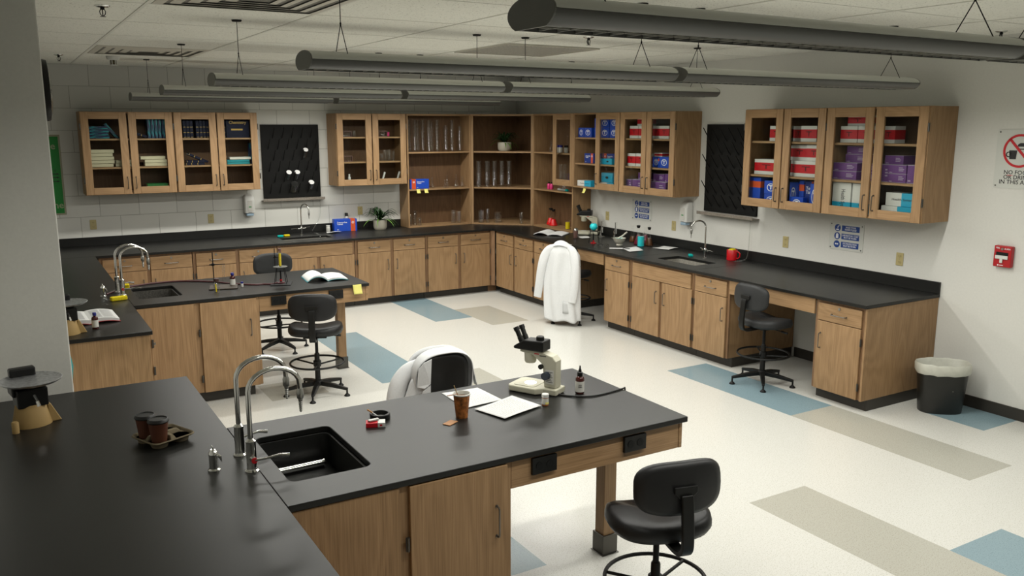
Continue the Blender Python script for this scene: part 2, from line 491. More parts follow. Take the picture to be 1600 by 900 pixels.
tag(wt3, 'black epoxy worktop with an open book, running to the yellow sponge sink', 'worktop', 'black epoxy worktops')
splash(wt3, [(XW+.002,XW+.022,-5.04,-.98,SB,SH)])
wt4 = slab('worktop', [(-6.031,-4.057),(-4.024,-4.057),(-4.024,-3.045),(-6.031,-3.045)], [rrect(-5.955,-5.607,-3.787,-3.25)], Z0, H, EPOXY)
tag(wt4, 'black epoxy worktop of the far peninsula bench with open teal book', 'worktop', 'black epoxy worktops')
basin(wt4, -5.955,-5.607,-3.787,-3.25, .2, FARBASIN)
wt5 = slab('worktop', [(XW+e,-10.2),(-6.038,-10.2),(-6.038,-6.327),(XW+e,-6.327)], [], Z0, H, EPOXY)
tag(wt5, 'black epoxy worktop under the coffee cup carrier and pan scale', 'worktop', 'black epoxy worktops')
wt6 = slab('worktop', [(-6.036,-8.343),(-4.021,-8.343),(-4.021,-7.333),(-6.036,-7.333)], [rrect(-5.96,-5.607,-8.125,-7.549,.035,6)], Z0, H, EPOXY)
tag(wt6, 'black epoxy worktop of the near peninsula bench with papers and microscope', 'worktop', 'black epoxy worktops')
basin(wt6, -5.96,-5.607,-8.125,-7.549, .175, EPOXY_IN, r=.035)
# thin sealant seams between worktop slabs
sm = MB().box(-4.016,-4.008, -.972,-.024, H+.0003,H+.0008)
sm.build('sealant_seam', BLACK, wt1, smooth=0)
sm = MB().box(-.95,-.024, -5.04,-5.034, H+.0003,H+.0008).box(-.95,-.024, -4.04,-4.034, H+.0003,H+.0008)
sm.build('sealant_seam', BLACK, wt2, smooth=0)

# ------------------------------------------------------------------ hardware
def pull(parent, c, length, axis, mat=None, out=.026, name='handle'):
    mat = mat or PULLM
    """bow handle standing off a face that looks to local -Y; c is its middle on the face"""
    h = length/2; pts = []
    for t, d in ((-1,0),(-1,.6),(-.93,.9),(-.8,1),(.8,1),(.93,.9),(1,.6),(1,0)):
        q = [c[0], c[1]-d*out, c[2]]
        q['xz'.index(axis)*2] += t*h
        pts.append(q)
    b = MB().tube(pts, .0042, 8)
    for t in (-1,1):
        q = [c[0], c[1], c[2]]; q['xz'.index(axis)*2] += t*h
        b.tube([q, (q[0], q[1]-.003, q[2])], .007, 10)
    return b.build(name, mat, parent, loc=None)
def hinge(parent, x, y, z, h=.062):
    b = MB().box(x-.008,x+.008, y-.004,y+.001, z-h/2,z+h/2).tube([(x,y-.006,z-h/2),(x,y-.006,z+h/2)], .0055, 8)
    return b.build('hinge', DARKM, parent)
def lock(parent, x, y, z):
    b = MB().tube([(x,y,z),(x,y-.006,z)], .0115, 16).box(x-.0015,x+.0015, y-.0068,y-.006, z-.006,z+.006)
    return b.build('lock', STEEL, parent)
FY = -.948
def door(root, x0, x1, z0, z1, side, y=FY, mat=WZ):
    """flat door; side = 'r' or 'l': where its handle is"""
    o = MB().box(x0,x1, y,y+.02, z0,z1).build('door', mat, root, smooth=0, bevel=.0035)
    hx = x1-.042 if side == 'r' else x0+.042
    pull(o, (hx, y, z1-.17), .128, 'z')
    gx = x0-.006 if side == 'r' else x1+.006
    for z in (z1-.11, z0+.11): hinge(o, gx, y+.004, z)
    return o
def drawer(root, x0, x1, z0, z1, y=FY, false=False):
    o = MB().box(x0,x1, y,y+.02, z0,z1).build('drawer_front' if not false else 'false_front', WX, root, smooth=0, bevel=.0035)
    if not false:
        c = (x0+x1)/2
        pull(o, (c, y, z0+.066), .145, 'x'); lock(o, c, y, z0+.124)
    return o
def base_unit(label, kind, loc, rz, w, sides, group='oak base cabinets', depth=.948, endpanel=None):
    """kind: pair | single | sink"""
    t = thing('base_cabinet', label, 'cabinet', loc, rz, group)
    d = FY+.0205
    z9 = Z0-.002
    MB().box(.001,w-.001, d,d+.020, .096,z9).build('face_frame', FRAME, t, smooth=0, bevel=.001)
    MB().box(.001,.019, d+.0202,-.006, .096,z9).build('side_panel', WZ, t, smooth=0)
    MB().box(w-.019,w-.001, d+.0202,-.006, .096,z9).build('side_panel', WZ, t, smooth=0)
    MB().box(.0195,w-.0195, d+.0202,-.006, .096,.114).build('bottom_board', WX, t, smooth=0)
    MB().box(.0195,w-.0195, -.018,-.006, .115,z9).build('back_panel', WX, t, smooth=0)
    MB().box(.001,w-.001, -.862,-.02, .0,.095).build('toe_kick', RUBBER, t, smooth=0)
    zt, zd = .852, .700
    if kind == 'sink':
        drawer(t, .035, w-.03, zd+.003, zt, false=True)
    n = 1 if kind == 'single' else 2
    for k in range(n):
        x0 = .035+k*(w/2+.001) if n == 2 else .035
        x1 = x0+(.455 if n == 2 else w-.065)
        if kind != 'sink': drawer(t, x0, x1, zd+.003, zt)
        door(t, x0, x1, .098, zd-.003, sides[k])
    return t
BK = 'row of oak base cabinets under the back worktop'
RT = 'oak base cabinets under the long side worktop'
base_unit('oak base cabinet behind the far peninsula faucets, against the corner run', 'pair', (-6.0,0,0), 0, .995, 'rl', BK)
base_unit('oak base cabinet behind the ring stand and grey stool back', 'pair', (-5.0,0,0), 0, .995, 'rl', BK)
base_unit('oak sink cabinet under the back wall sink, wide blank front above two doors', 'sink', (-4.0,0,0), 0, .995, 'rl', BK)
base_unit('oak base cabinet below the potted plant, beside the sink cabinet', 'pair', (-3.0,0,0), 0, .995, 'rl', BK)
cb = base_unit('oak base cabinet in the back row next to the inside corner', 'pair', (-2.0,0,0), 0, 1.0, 'rl', BK)
MB().prism([(1.001,-.945),(1.054,-.945),(1.054,-.982),(1.001,-.928)][::1], .096,Z0-.002).box(1.001,1.136,-.862,-.845,0,.095).build('corner_post', FRAME, cb, smooth=0)
def RW(y): return (0, y, 0)
base_unit('oak base cabinet on the window-less side, first from the inside corner', 'pair', RW(-.985), -PI/2, 1.005, 'rl', RT)['label'] = 'oak base cabinet of the side run starting at the inside corner'
base_unit('narrow oak base cabinet half hidden behind the hanging long white coat', 'single', RW(-1.99), -PI/2, .50, 'r', RT)
base_unit('narrow oak base cabinet between the coat stool and the sink cabinet', 'single', RW(-3.525), -PI/2, .497, 'l', RT)
base_unit('oak sink cabinet under the side wall sink, blank front above two doors', 'sink', RW(-4.024), -PI/2, 1.0, 'rl', RT)
base_unit('narrow oak base cabinet just behind the side wall lab stool', 'single', RW(-5.026), -PI/2, .50, 'r', RT)
ec = base_unit('oak end cabinet beside the waste bin with a finished grain side', 'single', RW(-6.545), -PI/2, .50, 'l', RT)
MB().box(.5,.519, -.946,-.004, .096,Z0-.002).build('end_panel', WZ, ec, smooth=0, bevel=.002)
MB().box(.5,.514, -.862,-.012, 0,.095).build('toe_kick', RUBBER, ec, smooth=0)
# aprons across the knee spaces
def apron(label, y0, y1):
    t = thing('knee_space_apron', label, 'apron rail', (0,y0,0), -PI/2, 'oak apron rails over knee spaces')
    MB().box(.002, y0-y1-.002, FY+.002,FY+.022, .742,Z0-.002).build('rail', WX, t, smooth=0, bevel=.002)
    MB().box(.002, y0-y1-.002, FY+.024,-.03, .855,Z0-.002).build('sub_top', FRAME, t, smooth=0)
apron('oak apron rail above the knee space of the coat stool', -2.492, -3.523)
apron('oak apron rail above the knee space of the side wall stool', -5.528, -6.543)
# peninsula benches ----------------------------------------------------------------
def peninsula(label, ox, oy, leftlab):
    """ox: end of the wall bench, oy: front face line; runs 2 m towards +x"""
    t = thing('peninsula_bench', label, 'lab bench', (ox,oy,0), 0, 'oak peninsula lab benches')
    z9 = Z0-.002
    MB().box(.001,1.0, -.0,.018, .096,z9).build('front_panel', WZ, t, smooth=0, bevel=.001)
    MB().box(.001,1.0, .912,.93, .096,z9).build('rear_panel', WZ, t, smooth=0, bevel=.001)
    MB().box(.001,.019, .0182,.9118, .096,z9).build('side_panel', WZ, t, smooth=0)
    MB().box(.982,1.0, .0182,.9118, .096,z9).build('side_panel', WZ, t, smooth=0)
    MB().box(.0192,.9818, .0182,.9118, .096,.114).build('bottom_board', WX, t, smooth=0)
    MB().box(.03,.94, .05,.88, 0,.095).build('toe_kick', RUBBER, t, smooth=0)
    MB().box(.002,.462, -.014,-.001, .098,Z0-.004).build('blank_panel', WZ, t, smooth=0, bevel=.002)
    d = MB().box(.505,.972, -.022,-.001, .098,Z0-.006).build('door', WZ, t, smooth=0, bevel=.0035)
    pull(d, (.915,-.022,.622), .14, 'z'); 
    for z in (.62,.22): hinge(d, .492, -.016, z)
    ap = MB().box(1.002,1.975, -.0,.02, .744,Z0-.002).box(1.002,1.975, .908,.928, .744,Z0-.002).box(1.976,1.996, -.003,.931, .744,Z0-.002)
    ap.build('apron', WX, t, smooth=0, bevel=.002)
    MB().box(1.845,1.925, .425,.505, .10,Z0-.002).build('leg', WZ, t, smooth=0, bevel=.003)
    MB().box(1.836,1.934, .416,.514, .004,.115).box(1.828,1.942,.408,.522,0,.004).build('leg_boot', DARKM, t, smooth=0, bevel=.002)
    for k, x in enumerate((1.17, 1.69)):
        o = MB().box(x-.066,x+.066, -.016,-.0005, .79,.868).build('power_socket', BLACK, t, smooth=0, bevel=.002)
        q = MB()
        for dx in (-.028,.028):
            q.tube([(x+dx,-.016,.829),(x+dx,-.0185,.829)], .019, 14)
            for s in (-.006,.006): q.box(x+dx+s-.0012,x+dx+s+.0012, -.0192,-.0185, .829,.838)
        q.build('socket_face', MATTE, o)
    return t
peninsula('near oak peninsula bench with two black sockets in its apron', -6.036, -8.322, '')
peninsula('far oak peninsula bench with a sticky note on its apron', -6.031, -4.037, '')
# wall benches' base cabinets (side run towards the entrance)
def wall_bench(label, y0, y1, endp=True):
    t = thing('base_cabinet', label, 'cabinet', (XW+.002,0,0), 0, 'oak cabinets under the wall benches')
    MB().box(0,.945, y0+.022,y1, .096,Z0-.002).build('carcass', WZ, t, smooth=0, bevel=.001)
    MB().box(0,.87, y0+.05,y1, 0,.095).build('toe_kick', RUBBER, t, smooth=0)
    MB().box(0,.945, y0,y0+.02, .096,Z0-.002).build('end_panel', WZ, t, smooth=0, bevel=.002)
    return t
w1 = wall_bench('oak base cabinet whose grained end panel faces the near bench', -5.022, -.985)
for k, yy in enumerate((-4.98,-4.52)):
    d = MB().box(.946,.966, yy,yy+.44, .098,.87).build('door', WZ, w1, smooth=0, bevel=.003)
    kb = MB()
    kb.rod((.966,yy+.03,.79),(.99,yy+.03,.79), .006, .011, 12); kb.build('knob', STEEL, d)
    for z in (.80,.60,.2): MB().box(.962,.974, yy-.012,yy, z-.03,z+.03).build('hinge', DARKM, d)
wall_bench('oak base cabinet under the coffee cup carrier worktop', -10.18, -6.35)
# ------------------------------------------------------------------ wall cabinets with glass doors
UB, UT = 1.535, 2.489
def glass_door(root, w, hinge_left, loc, rz=0, handle_out=True):
    """frame door; local origin at its hinge edge, it extends to +x (hinge left) or -x"""
    s = 1 if hinge_left else -1
    xa, xb = (0, w) if hinge_left else (-w, 0)
    z0, z1 = UB+.003, UT-.003
    b = MB()
    b.box(xa,xa+.083, -.021,0, z0,z1); b.box(xb-.083,xb, -.021,0, z0,z1)
    o = b.build('door', WZ, root, smooth=0, bevel=.003, loc=loc, rz=rz)
    for q0,q1 in ((z0,z0+.081),(z1-.081,z1)): MB().box(xa+.083,xb-.083, -.021,0, q0,q1).build('door_rail', WX, o, smooth=0, bevel=.003)
    MB().box(xa+.08,xb-.08, -.012,-.009, z0+.078,z1-.078).build('pane', PANE, o, smooth=0)
    hx = s*(w-.036)
    pull(o, (hx, -.021, 1.672), .13, 'z', DARKM)
    for z in (UT-.17, UB+.17): hinge(o, -s*.007, -.010, z, .07)
    return o
def wall_unit(label, loc, rz, w=1.0, group='oak wall cabinets with glass doors', open_left=False):
    t = thing('wall_cabinet', label, 'wall cabinet', loc, rz, group)
    D = -.371; th = .019
    MB().box(.001,th, D,-.002, UB,UT).build('side_panel', WZ, t, smooth=0, bevel=.0015)
    MB().box(w-th,w-.001, D,-.002, UB,UT).build('side_panel', WZ, t, smooth=0, bevel=.0015)
    MB().box(th+.0005,w-th-.0005, D,-.002, UB,UB+th).build('bottom_board', WX, t, smooth=0)
    MB().box(th+.0005,w-th-.0005, D,-.002, UT-th,UT).build('top_board', WX, t, smooth=0)
    MB().box(th+.0005,w-th-.0005, -.010,-.003, UB+th,UT-th).build('back_panel', BACKW_SHADE, t, smooth=0)
    for z in (1.853, 2.181):
        MB().box(th+.0005,w-th-.0005, D+.012,-.0105, z-.020,z).build('shelf', WX, t, smooth=0, bevel=.001)
    dw = .4835
    dl = glass_door(t, dw, True, (.006,-.372,0), R(180) if open_left else 0)
    if open_left: dl.location = (.004,-.376,0); dl.rotation_euler = (0,0,R(-179))
    glass_door(t, dw, False, (w-.006,-.372,0))
    return t
UPB = 'oak wall cabinets on the concrete block wall'; UPR = 'oak wall cabinets on the painted side wall'
wall_unit('oak wall cabinet holding cream books, nearest the green poster', (-6.02,0,0), 0, .999, UPB)
wall_unit('oak wall cabinet holding navy books, beside the black drying rack', (-5.013,0,0), 0, .993, UPB)
wall_unit('oak wall cabinet with glassware between drying rack and bookcase', (-2.998,0,0), 0, .995, UPB)
wall_unit('oak wall cabinet with one door swung fully open', (0,-2.062,0), -PI/2, .995, UPR, True)
wall_unit('oak wall cabinet with red boxes above purple boxes, next to the open-doored one', (0,-3.060,0), -PI/2, .99, UPR)
wall_unit('oak wall cabinet with stacked red boxes over blue boxes, beside the pegboard', (0,-5.082,0), -PI/2, .993, UPR)
wall_unit('oak wall cabinet with purple boxes and white cyan boxes, at the run end', (0,-6.080,0), -PI/2, 1.0, UPR)

# ------------------------------------------------------------------ open bookcases on the worktop
def bookcase(label, loc, rz, w):
    t = thing('bookcase', label, 'bookcase', loc, rz, 'open oak bookcases in the corner')
    z0 = H+.001; th = .022; D = -.299
    MB().box(0,th, D,-.002, z0,UT).build('side_panel', WZ, t, smooth=0, bevel=.0015)
    MB().box(w-th,w, D,-.002, z0,UT).build('side_panel', WZ, t, smooth=0, bevel=.0015)
    MB().box(th,w-th, D,-.002, UT-th,UT).build('top_board', WX, t, smooth=0)
    MB().box(th,w-th, D,-.002, z0,z0+.02).build('bottom_board', WX, t, smooth=0)
    MB().box(th,w-th, -.010,-.003, z0+.02,UT-th).build('back_panel', BACKW_SHADE, t, smooth=0)
    for z in (1.449, 1.966): MB().box(th,w-th, D,-.0105, z-.020,z).build('shelf', WX, t, smooth=0, bevel=.001)
    return t
bookcase('open oak bookcase filled with tall glass tubes on its top shelf', (-1.956,0,0), 0, 1.0)
bookcase('open oak bookcase with the red flasks on its lowest shelf', (0,-.955,0), -PI/2, 1.0)
t = thing('corner_bookcase', 'open oak corner bookcase facing diagonally, plant on its top shelf', 'bookcase', (0,0,0), 0, 'open oak bookcases in the corner')
P5 = [(-.002,-.002),(-.953,-.002),(-.953,-.300),(-.300,-.952),(-.002,-.952)]
def pent(z0,z1,ins=0): 
    q = [(-.004,-.004),(-.953+ins,-.004),(-.953+ins,-.300+ins*.4),(-.300+ins*.4,-.952+ins),(-.004,-.952+ins)]
    return MB().prism(q, z0, z1)
pent(UT-.022,UT).build('top_board', WX, t, smooth=0); pent(H+.001,H+.022).build('bottom_board', WX, t, smooth=0)
for z in (1.449,1.966): pent(z-.020,z,.021).build('shelf', WX, t, smooth=0)
MB().box(-.953,-.935,-.30,-.004,H+.023,UT-.023).build('side_panel', WZ, t, smooth=0); MB().box(-.30,-.004,-.952,-.935,H+.023,UT-.023).build('side_panel', WZ, t, smooth=0)
MB().box(-.93,-.004,-.012,-.004,H+.023,UT-.023).build('back_panel', BACKW_SHADE, t, smooth=0); MB().box(-.012,-.004,-.93,-.013,H+.023,UT-.023).build('back_panel', BACKW_SHADE, t, smooth=0)
s2 = math.sqrt(.5)
fb = MB()
for c in ((-.945,-.300),(-.300,-.945)):
    m = MB()
for (ax,ay) in ((-.953,-.300),(-.323,-.930)):
    q = [(ax,ay),(ax+.024,ay-.024),(ax+.038,ay-.010),(ax+.014,ay+.014)]
    MB().prism(q, H+.023, UT-.023).build('face_frame', WZ, t, smooth=0)
# ------------------------------------------------------------------ suspended lamps
LZ = 2.635
def lamp(label, x0, x1, y, power=1.0):
    t = thing('pendant_lamp', label, 'ceiling lamp', ((x0+x1)/2, y, LZ), 0, 'long suspended louvre lamps')
    h = (x1-x0)/2
    top = [(-.120,.0)] + [(-.120*math.cos(a), .044*math.sin(a)) for a in [PI*k/18 for k in range(1,18)]] + [(.120,.0)]
    low = [(.120,-.006),(.117,-.014),(.108,-.024),(.095,-.034),(.078,-.042),(.070,-.043)]
    b = MB(); b.loft([[(x,a,c) for a,c in top+[(.112,-.001),(-.112,-.001)]] for x in (-h+.004,h-.004)], caps=False)
    b.build('housing', GREYPAINT, t, smooth=60)
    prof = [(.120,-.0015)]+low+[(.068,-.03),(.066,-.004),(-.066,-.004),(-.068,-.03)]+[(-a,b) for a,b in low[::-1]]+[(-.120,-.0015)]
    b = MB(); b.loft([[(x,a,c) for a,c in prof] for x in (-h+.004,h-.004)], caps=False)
    b.build('lower_shell', SHADEENAM, t, smooth=50)
    cap = top + low[:5] + [(-a,b2) for a,b2 in low[:5][::-1]]
    c = MB(); c.loft([[(x,a*1.01,cz*1.02) for a,cz in cap] for x in (-h,-h+.006)]); c.build('end_cap', LAMPCAP, t, smooth=0)
    c = MB(); c.loft([[(x,a*1.01,cz*1.02) for a,cz in cap] for x in (h-.006,h)]); c.build('end_cap', LAMPCAP, t, smooth=0)
    l = MB()
    n = int(2*h/.062)
    for k in range(1, n):
        x = -h+.01 + (2*h-.02)*k/n
        l.box(x-.0012,x+.0012, -.068,.068, -.040,-.014)
    l.box(-h+.006,h-.006, -.0012,.0012, -.040,-.014)
    l.box(-h+.006,-h+.012, -.068,.068, -.042,.010); l.box(h-.012,h-.006, -.068,.068, -.042,.010)
    l.build('louvre', LOUVER, t, smooth=0)
    for s in (-1,1):
        x = s*(h-.19)
        w = MB().rod((x,0,.175),(x,0,CZ-LZ-.012),.0022,n=6)
        w.rod((x,-.085,.030),(x,0,.175),.0022,n=6).rod((x,.085,.030),(x,0,.175),.0022,n=6)
        w.lathe([(.003,.168),(.005,.175),(.003,.183)],8,(x,0,0)); w.build('suspension_wire', MATTE, t)
        MB().lathe([(.030,-.010),(.034,-.002),(.034,0)],18,(x,0,CZ-LZ-.001)).build('ceiling_mount', MATTE, t)
    ld = bpy.data.lights.new('lamp_tube','AREA'); ld.shape = 'RECTANGLE'; ld.size = 2*h-.06; ld.size_y = .11
    ld.energy = LAMP_W*power; ld.color = LAMP_C; ld.spread = R(172)
    lo = bpy.data.objects.new('lamp_tube', ld); COL.objects.link(lo); lo.parent = t; lo.location = (0,0,-.0445)
    return t
rows = [(-9.34,'nearest row, cut by the top edge'),(-7.32,'second row from the camera side'),(-5.30,'third row'),(-3.28,'fourth row'),(-1.26,'row closest to the block wall')]
for y, d in rows:
    kk = .8 if y < -9 else 1.0
    lamp('grey suspended louvre lamp, %s, end away from the signs' % d, -5.578, -3.362, y, kk)
    lamp('grey suspended louvre lamp, %s, end towards the painted wall' % d, -3.298, -1.07, y, kk)

# ------------------------------------------------------------------ ceiling things
def sprinkler(label, x, y):
    t = thing('sprinkler', label, 'fire sprinkler', (x,y,CZ), 0, 'pendent fire sprinklers')
    MB().lathe([(.014,-.012),(.030,-.010),(.042,-.004),(.044,-.0005)],22).build('escutcheon', CHROME, t)
    b = MB().lathe([(.012,-.024),(.012,-.011)],14)
    for a in (0,PI):
        b.tube([(.010*math.cos(a),.010*math.sin(a),-.022),(.016*math.cos(a),.016*math.sin(a),-.034),(.013*math.cos(a),.013*math.sin(a),-.050),(.003*math.cos(a),0,-.060)],.0026,8)
    b.tube([(0,.010,-.022),(0,.014,-.036),(0,.002,-.058)],.0022,8)
    b.rod((0,0,-.024),(0,0,-.056),.003)
    b.build('frame_arms', MATTE, t)
    MB().lathe([(.004,-.060),(.017,-.062),(.017,-.064),(.004,-.064)],16).build('deflector', DARKM, t)
sprinkler('chrome ceiling sprinkler above the wall partition, before the square vents', -6.24,-5.61)
sprinkler('small ceiling sprinkler over the far corner by the smoke detector', -6.234,-1.458)
sprinkler('ceiling sprinkler between the lamp rows beside the ribbed grille', -2.69,-5.59)
sprinkler('ceiling sprinkler next to the painted wall above the lamp end', -.274,-7.53)
def diffuser(label, x0, y1):
    t = thing('ceiling_vent', label, 'air vent', (x0+.5,y1-.5,CZ), 0, 'square louvred ceiling vents')
    MB().box(-.485,.485,-.485,.485,-.002,-.0005).build('backing', VENTD, t, smooth=0)
    for k, r in enumerate((.485,.40,.315,.23,.145)):
        b = MB(); q = r-.052
        za, zb = -.004, -.010
        b.loft([[(x*r,y*r,za+.0015) for x,y in ((-1,-1),(1,-1),(1,1),(-1,1))],[(x*r,y*r,za) for x,y in ((-1,-1),(1,-1),(1,1),(-1,1))],
                [(x*q,y*q,zb) for x,y in ((-1,-1),(1,-1),(1,1),(-1,1))],[(x*q,y*q,zb+.001) for x,y in ((-1,-1),(1,-1),(1,1),(-1,1))]], caps=False)
        b.build('vent_ring', VENTM, t, smooth=0)
diffuser('square ceiling vent nearer the camera, above the near peninsula', -6.02, -5.85)
diffuser('square ceiling vent farther back above the book cabinets', -6.02, -1.82)
t = thing('ceiling_grille', 'ribbed square return air grille in the ceiling over the middle lamps', 'air grille', (-2.5,-4.315,CZ))
MB().box(-.485,.485,-.49,.49,-.002,-.0005).build('backing', plain('grille_dark',(.02,.019,.017)), t, smooth=0)
b = MB()
for k in range(27):
    x = -.47+.94*k/26; b.box(x-.009,x+.009,-.48,.48,-.0040,-.0028)
b.box(-.495,.495,-.5,-.48,-.014,-.002).box(-.495,.495,.48,.5,-.014,-.002).box(-.5,-.48,-.48,.48,-.014,-.002).box(.48,.5,-.48,.48,-.014,-.002)
b.build('ribs', VENTM, t, smooth=0)
t = thing('smoke_detector', 'white round smoke detector under the far square vent', 'smoke detector', (-5.741,-1.512,CZ))
MB().lathe([(.045,-.040),(.060,-.032),(.068,-.008),(.068,-.001)],24).build('housing', WHITEP, t)
b = MB().lathe([(.02,-.085),(.028,-.08),(.028,-.04)],18)
b.build('sensing_chamber', BEIGED, t)
b = MB()
for k in range(6):
    a = 2*PI*k/6; b.rod((.032*math.cos(a),.032*math.sin(a),-.041),(.030*math.cos(a),.030*math.sin(a),-.088),.004,n=6)
b.lathe([(.02,-.092),(.034,-.09),(.034,-.084)],18); b.build('cage', WHITEP, t)

# ------------------------------------------------------------------ wall things
RB = -PI/2
def outlet(label, loc, rz):
    t = thing('wall_outlet', label, 'power outlet', loc, rz, 'beige double wall outlets')
    MB().box(-.036,.036,-.006,-.0005,-.058,.058).build('cover_plate', BEIGE, t, smooth=0, bevel=.003)
    for s in (-1,1):
        o = MB().loft([[(.017*math.cos(a)*1.0, y, s*.026+.014*math.sin(a)) for a in [2*PI*k/16 for k in range(16)]] for y in (-.006,-.0085)]).build('socket', BEIGE, t)
        MB().box(-.008,-.0055,-.0092,-.0085,s*.026-.003,s*.026+.007).box(.0055,.008,-.0092,-.0085,s*.026-.003,s*.026+.007).box(-.002,.002,-.0092,-.0085,s*.026-.010,s*.026-.006).build('slots', BEIGED, o, smooth=0)
    MB().rod((0,-.006,0),(0,-.0078,0),.003).build('screw', STEEL, t)
outlet('beige outlet on the block wall under the cream book cabinet', (-5.944,0,1.159), 0)
outlet('beige outlet on the block wall beside the soap dispenser', (-4.578,0,1.157), 0)
outlet('beige outlet on the block wall behind the potted plant', (-2.56,0,1.16), 0)
outlet('beige outlet on the painted wall just behind the microscope', (0,-2.333,1.159), RB)
outlet('beige outlet on the painted wall below the soap dispenser', (0,-3.642,1.157), RB)
outlet('beige outlet on the painted wall between red mug and blue safety sign', (0,-5.349,1.160), RB)
outlet('beige outlet on the painted wall near the worktop end', (0,-6.657,1.157), RB)
def dispenser(label, loc, rz):
    t = thing('soap_dispenser', label, 'soap dispenser', loc, rz, 'white wall soap dispensers')
    def ring(z, w, d, r=.35):
        P = []
        for k in range(24):
            a = 2*PI*k/24; c, s = math.cos(a), math.sin(a)
            P.append((w*math.copysign(abs(c)**r, c), -d/2-.0005+ (d/2)*math.copysign(abs(s)**r, s), z))
        return P
    b = MB().loft([ring(-.105,.060,.095),ring(-.10,.066,.105),ring(.05,.066,.108),ring(.10,.062,.095),ring(.125,.050,.07),ring(.135,.034,.05)])
    b.build('housing', WHITEP, t, smooth=45)
    MB().box(-.030,.030,-.1105,-.106,-.075,.06).build('window_panel', LABELM, t, smooth=0, bevel=.004)
    MB().box(-.016,.016,-.1125,-.1105,-.028,-.016).build('green_mark', plain('green_mark',(.02,.28,.05)), t, smooth=0)
    MB().box(-.022,.022,-.1115,-.106,-.094,-.090).build('grey_mark', GREYINK, t, smooth=0)
    MB().box(-.046,.046,-.100,-.03,-.140,-.106).build('push_bar', BLUEP, t, smooth=0, bevel=.008)
dispenser('white soap dispenser on the block wall below the navy book cabinet', (-4.10,0,1.315), 0)
dispenser('white soap dispenser on the painted wall above the sink faucet', (0,-3.905,1.335), RB)

def rack(label, loc, rz, w, rows_):
    t = thing('drying_rack', label, 'drying rack', loc, rz, 'black pegboard glassware drying racks')
    MB().box(0,w,-.030,-.002,1.385,2.345).build('board', PEGB, t, smooth=0, bevel=.004)
    k = 0
    for z, x0 in rows_:
        x = x0
        while x < w-.03:
            b = MB().tube([(x,-.031,z-.008),(x,-.135,z+.132)],[.0065,.0045],8)
            b.lathe([(.012,-.006),(.012,.004)],10,(x,-.036,z-.008)) if False else b.box(x-.013,x+.013,-.036,-.030,z-.018,z+.004)
            b.build('peg', MATTE, t); x += .126
    d = MB().box(-.03,w+.03,-.105,-.002,1.350,1.362).box(-.03,w+.03,-.109,-.1055,1.350,1.384)
    d.build('drip_tray', RACKW, t, smooth=0, bevel=.002)
    return t
RZ = [(2.175-.144*k, (.15 if k % 2 == 0 else .085)) for k in range(6)]
rack('black pegboard drying rack with inverted beakers, on the block wall', (-3.893,0,0), 0, .77, RZ)
rack('empty black pegboard drying rack half behind a painted wall cabinet', (0,-4.165,0), RB, .785, [(z, .055 if k % 2 == 0 else .115) for k,(z,_) in enumerate(RZ)])
def inverted_beaker(label, x, z, r=.036, dark=False):
    t = thing('beaker', label, 'beaker', (x,-.085,z), 0, 'beakers drying on the pegboard')
    t.rotation_euler = (R(48),0,0)
    # its base faces up and outwards
    b = MB().lathe([(r,-.085),(r+.003,-.083),(r,-.078),(r,.03),(r-.004,.038),(0,.038)],24,caps=False)
    b.build('glass_body', GLASS if not dark else BEAKW, t)
    MB().lathe([(0,.0385),(r-.003,.0385),(r-.001,.0405),(0,.0405)],24).build('frosted_base', WHITEG if not dark else EPOXY, t)
    return t
inverted_beaker('upturned beaker with white base, highest on the pegboard', -3.333,1.99,.034)
inverted_beaker('upturned beaker with white base, one of two side by side, nearer the book cabinet', -3.57,1.70)
inverted_beaker('upturned beaker with white base, one of two side by side, nearer the bookcase', -3.459,1.70)
inverted_beaker('upturned beaker with white base, lowest towards the glassware cabinet', -3.274,1.56,.038)
inverted_beaker('larger upturned beaker with dark base between the white based ones', -3.501,1.545,.048,True)
def drain_hose(label, pts):
    o = MB().tube(pts, .0055, 8).build('drain_hose', HOSECLR); tag(o, label, 'hose', 'clear drain hoses')
def smooth_path(P, n=6):
    P = [Vector(p) for p in P]; out = []
    for i in range(len(P)-1):
        p0 = P[max(i-1,0)]; p1 = P[i]; p2 = P[i+1]; p3 = P[min(i+2,len(P)-1)]
        for k in range(n):
            t = k/n
            out.append(.5*((2*p1)+(-p0+p2)*t+(2*p0-5*p1+4*p2-p3)*t*t+(-p0+3*p1-3*p2+p3)*t**3))
    out.append(P[-1]); return out
drain_hose('clear drain hose hanging from the block wall pegboard into the sink', smooth_path([(-3.145,-.05,1.345),(-3.15,-.04,1.15),(-3.19,-.05,1.05),(-3.27,-.10,.96),(-3.31,-.16,.93),(-3.33,-.30,.925),(-3.32,-.45,.93),(-3.31,-.50,.90),(-3.305,-.53,.84)]))
drain_hose('clear drain hose curling round behind the red mug on the worktop', smooth_path([(-.05,-4.90,1.345),(-.045,-4.895,1.15),(-.05,-4.89,1.02),(-.08,-4.895,.935),(-.16,-4.90,.916),(-.28,-4.88,.916),(-.33,-4.84,.922),(-.39,-4.80,.93),(-.42,-4.79,.915)]))

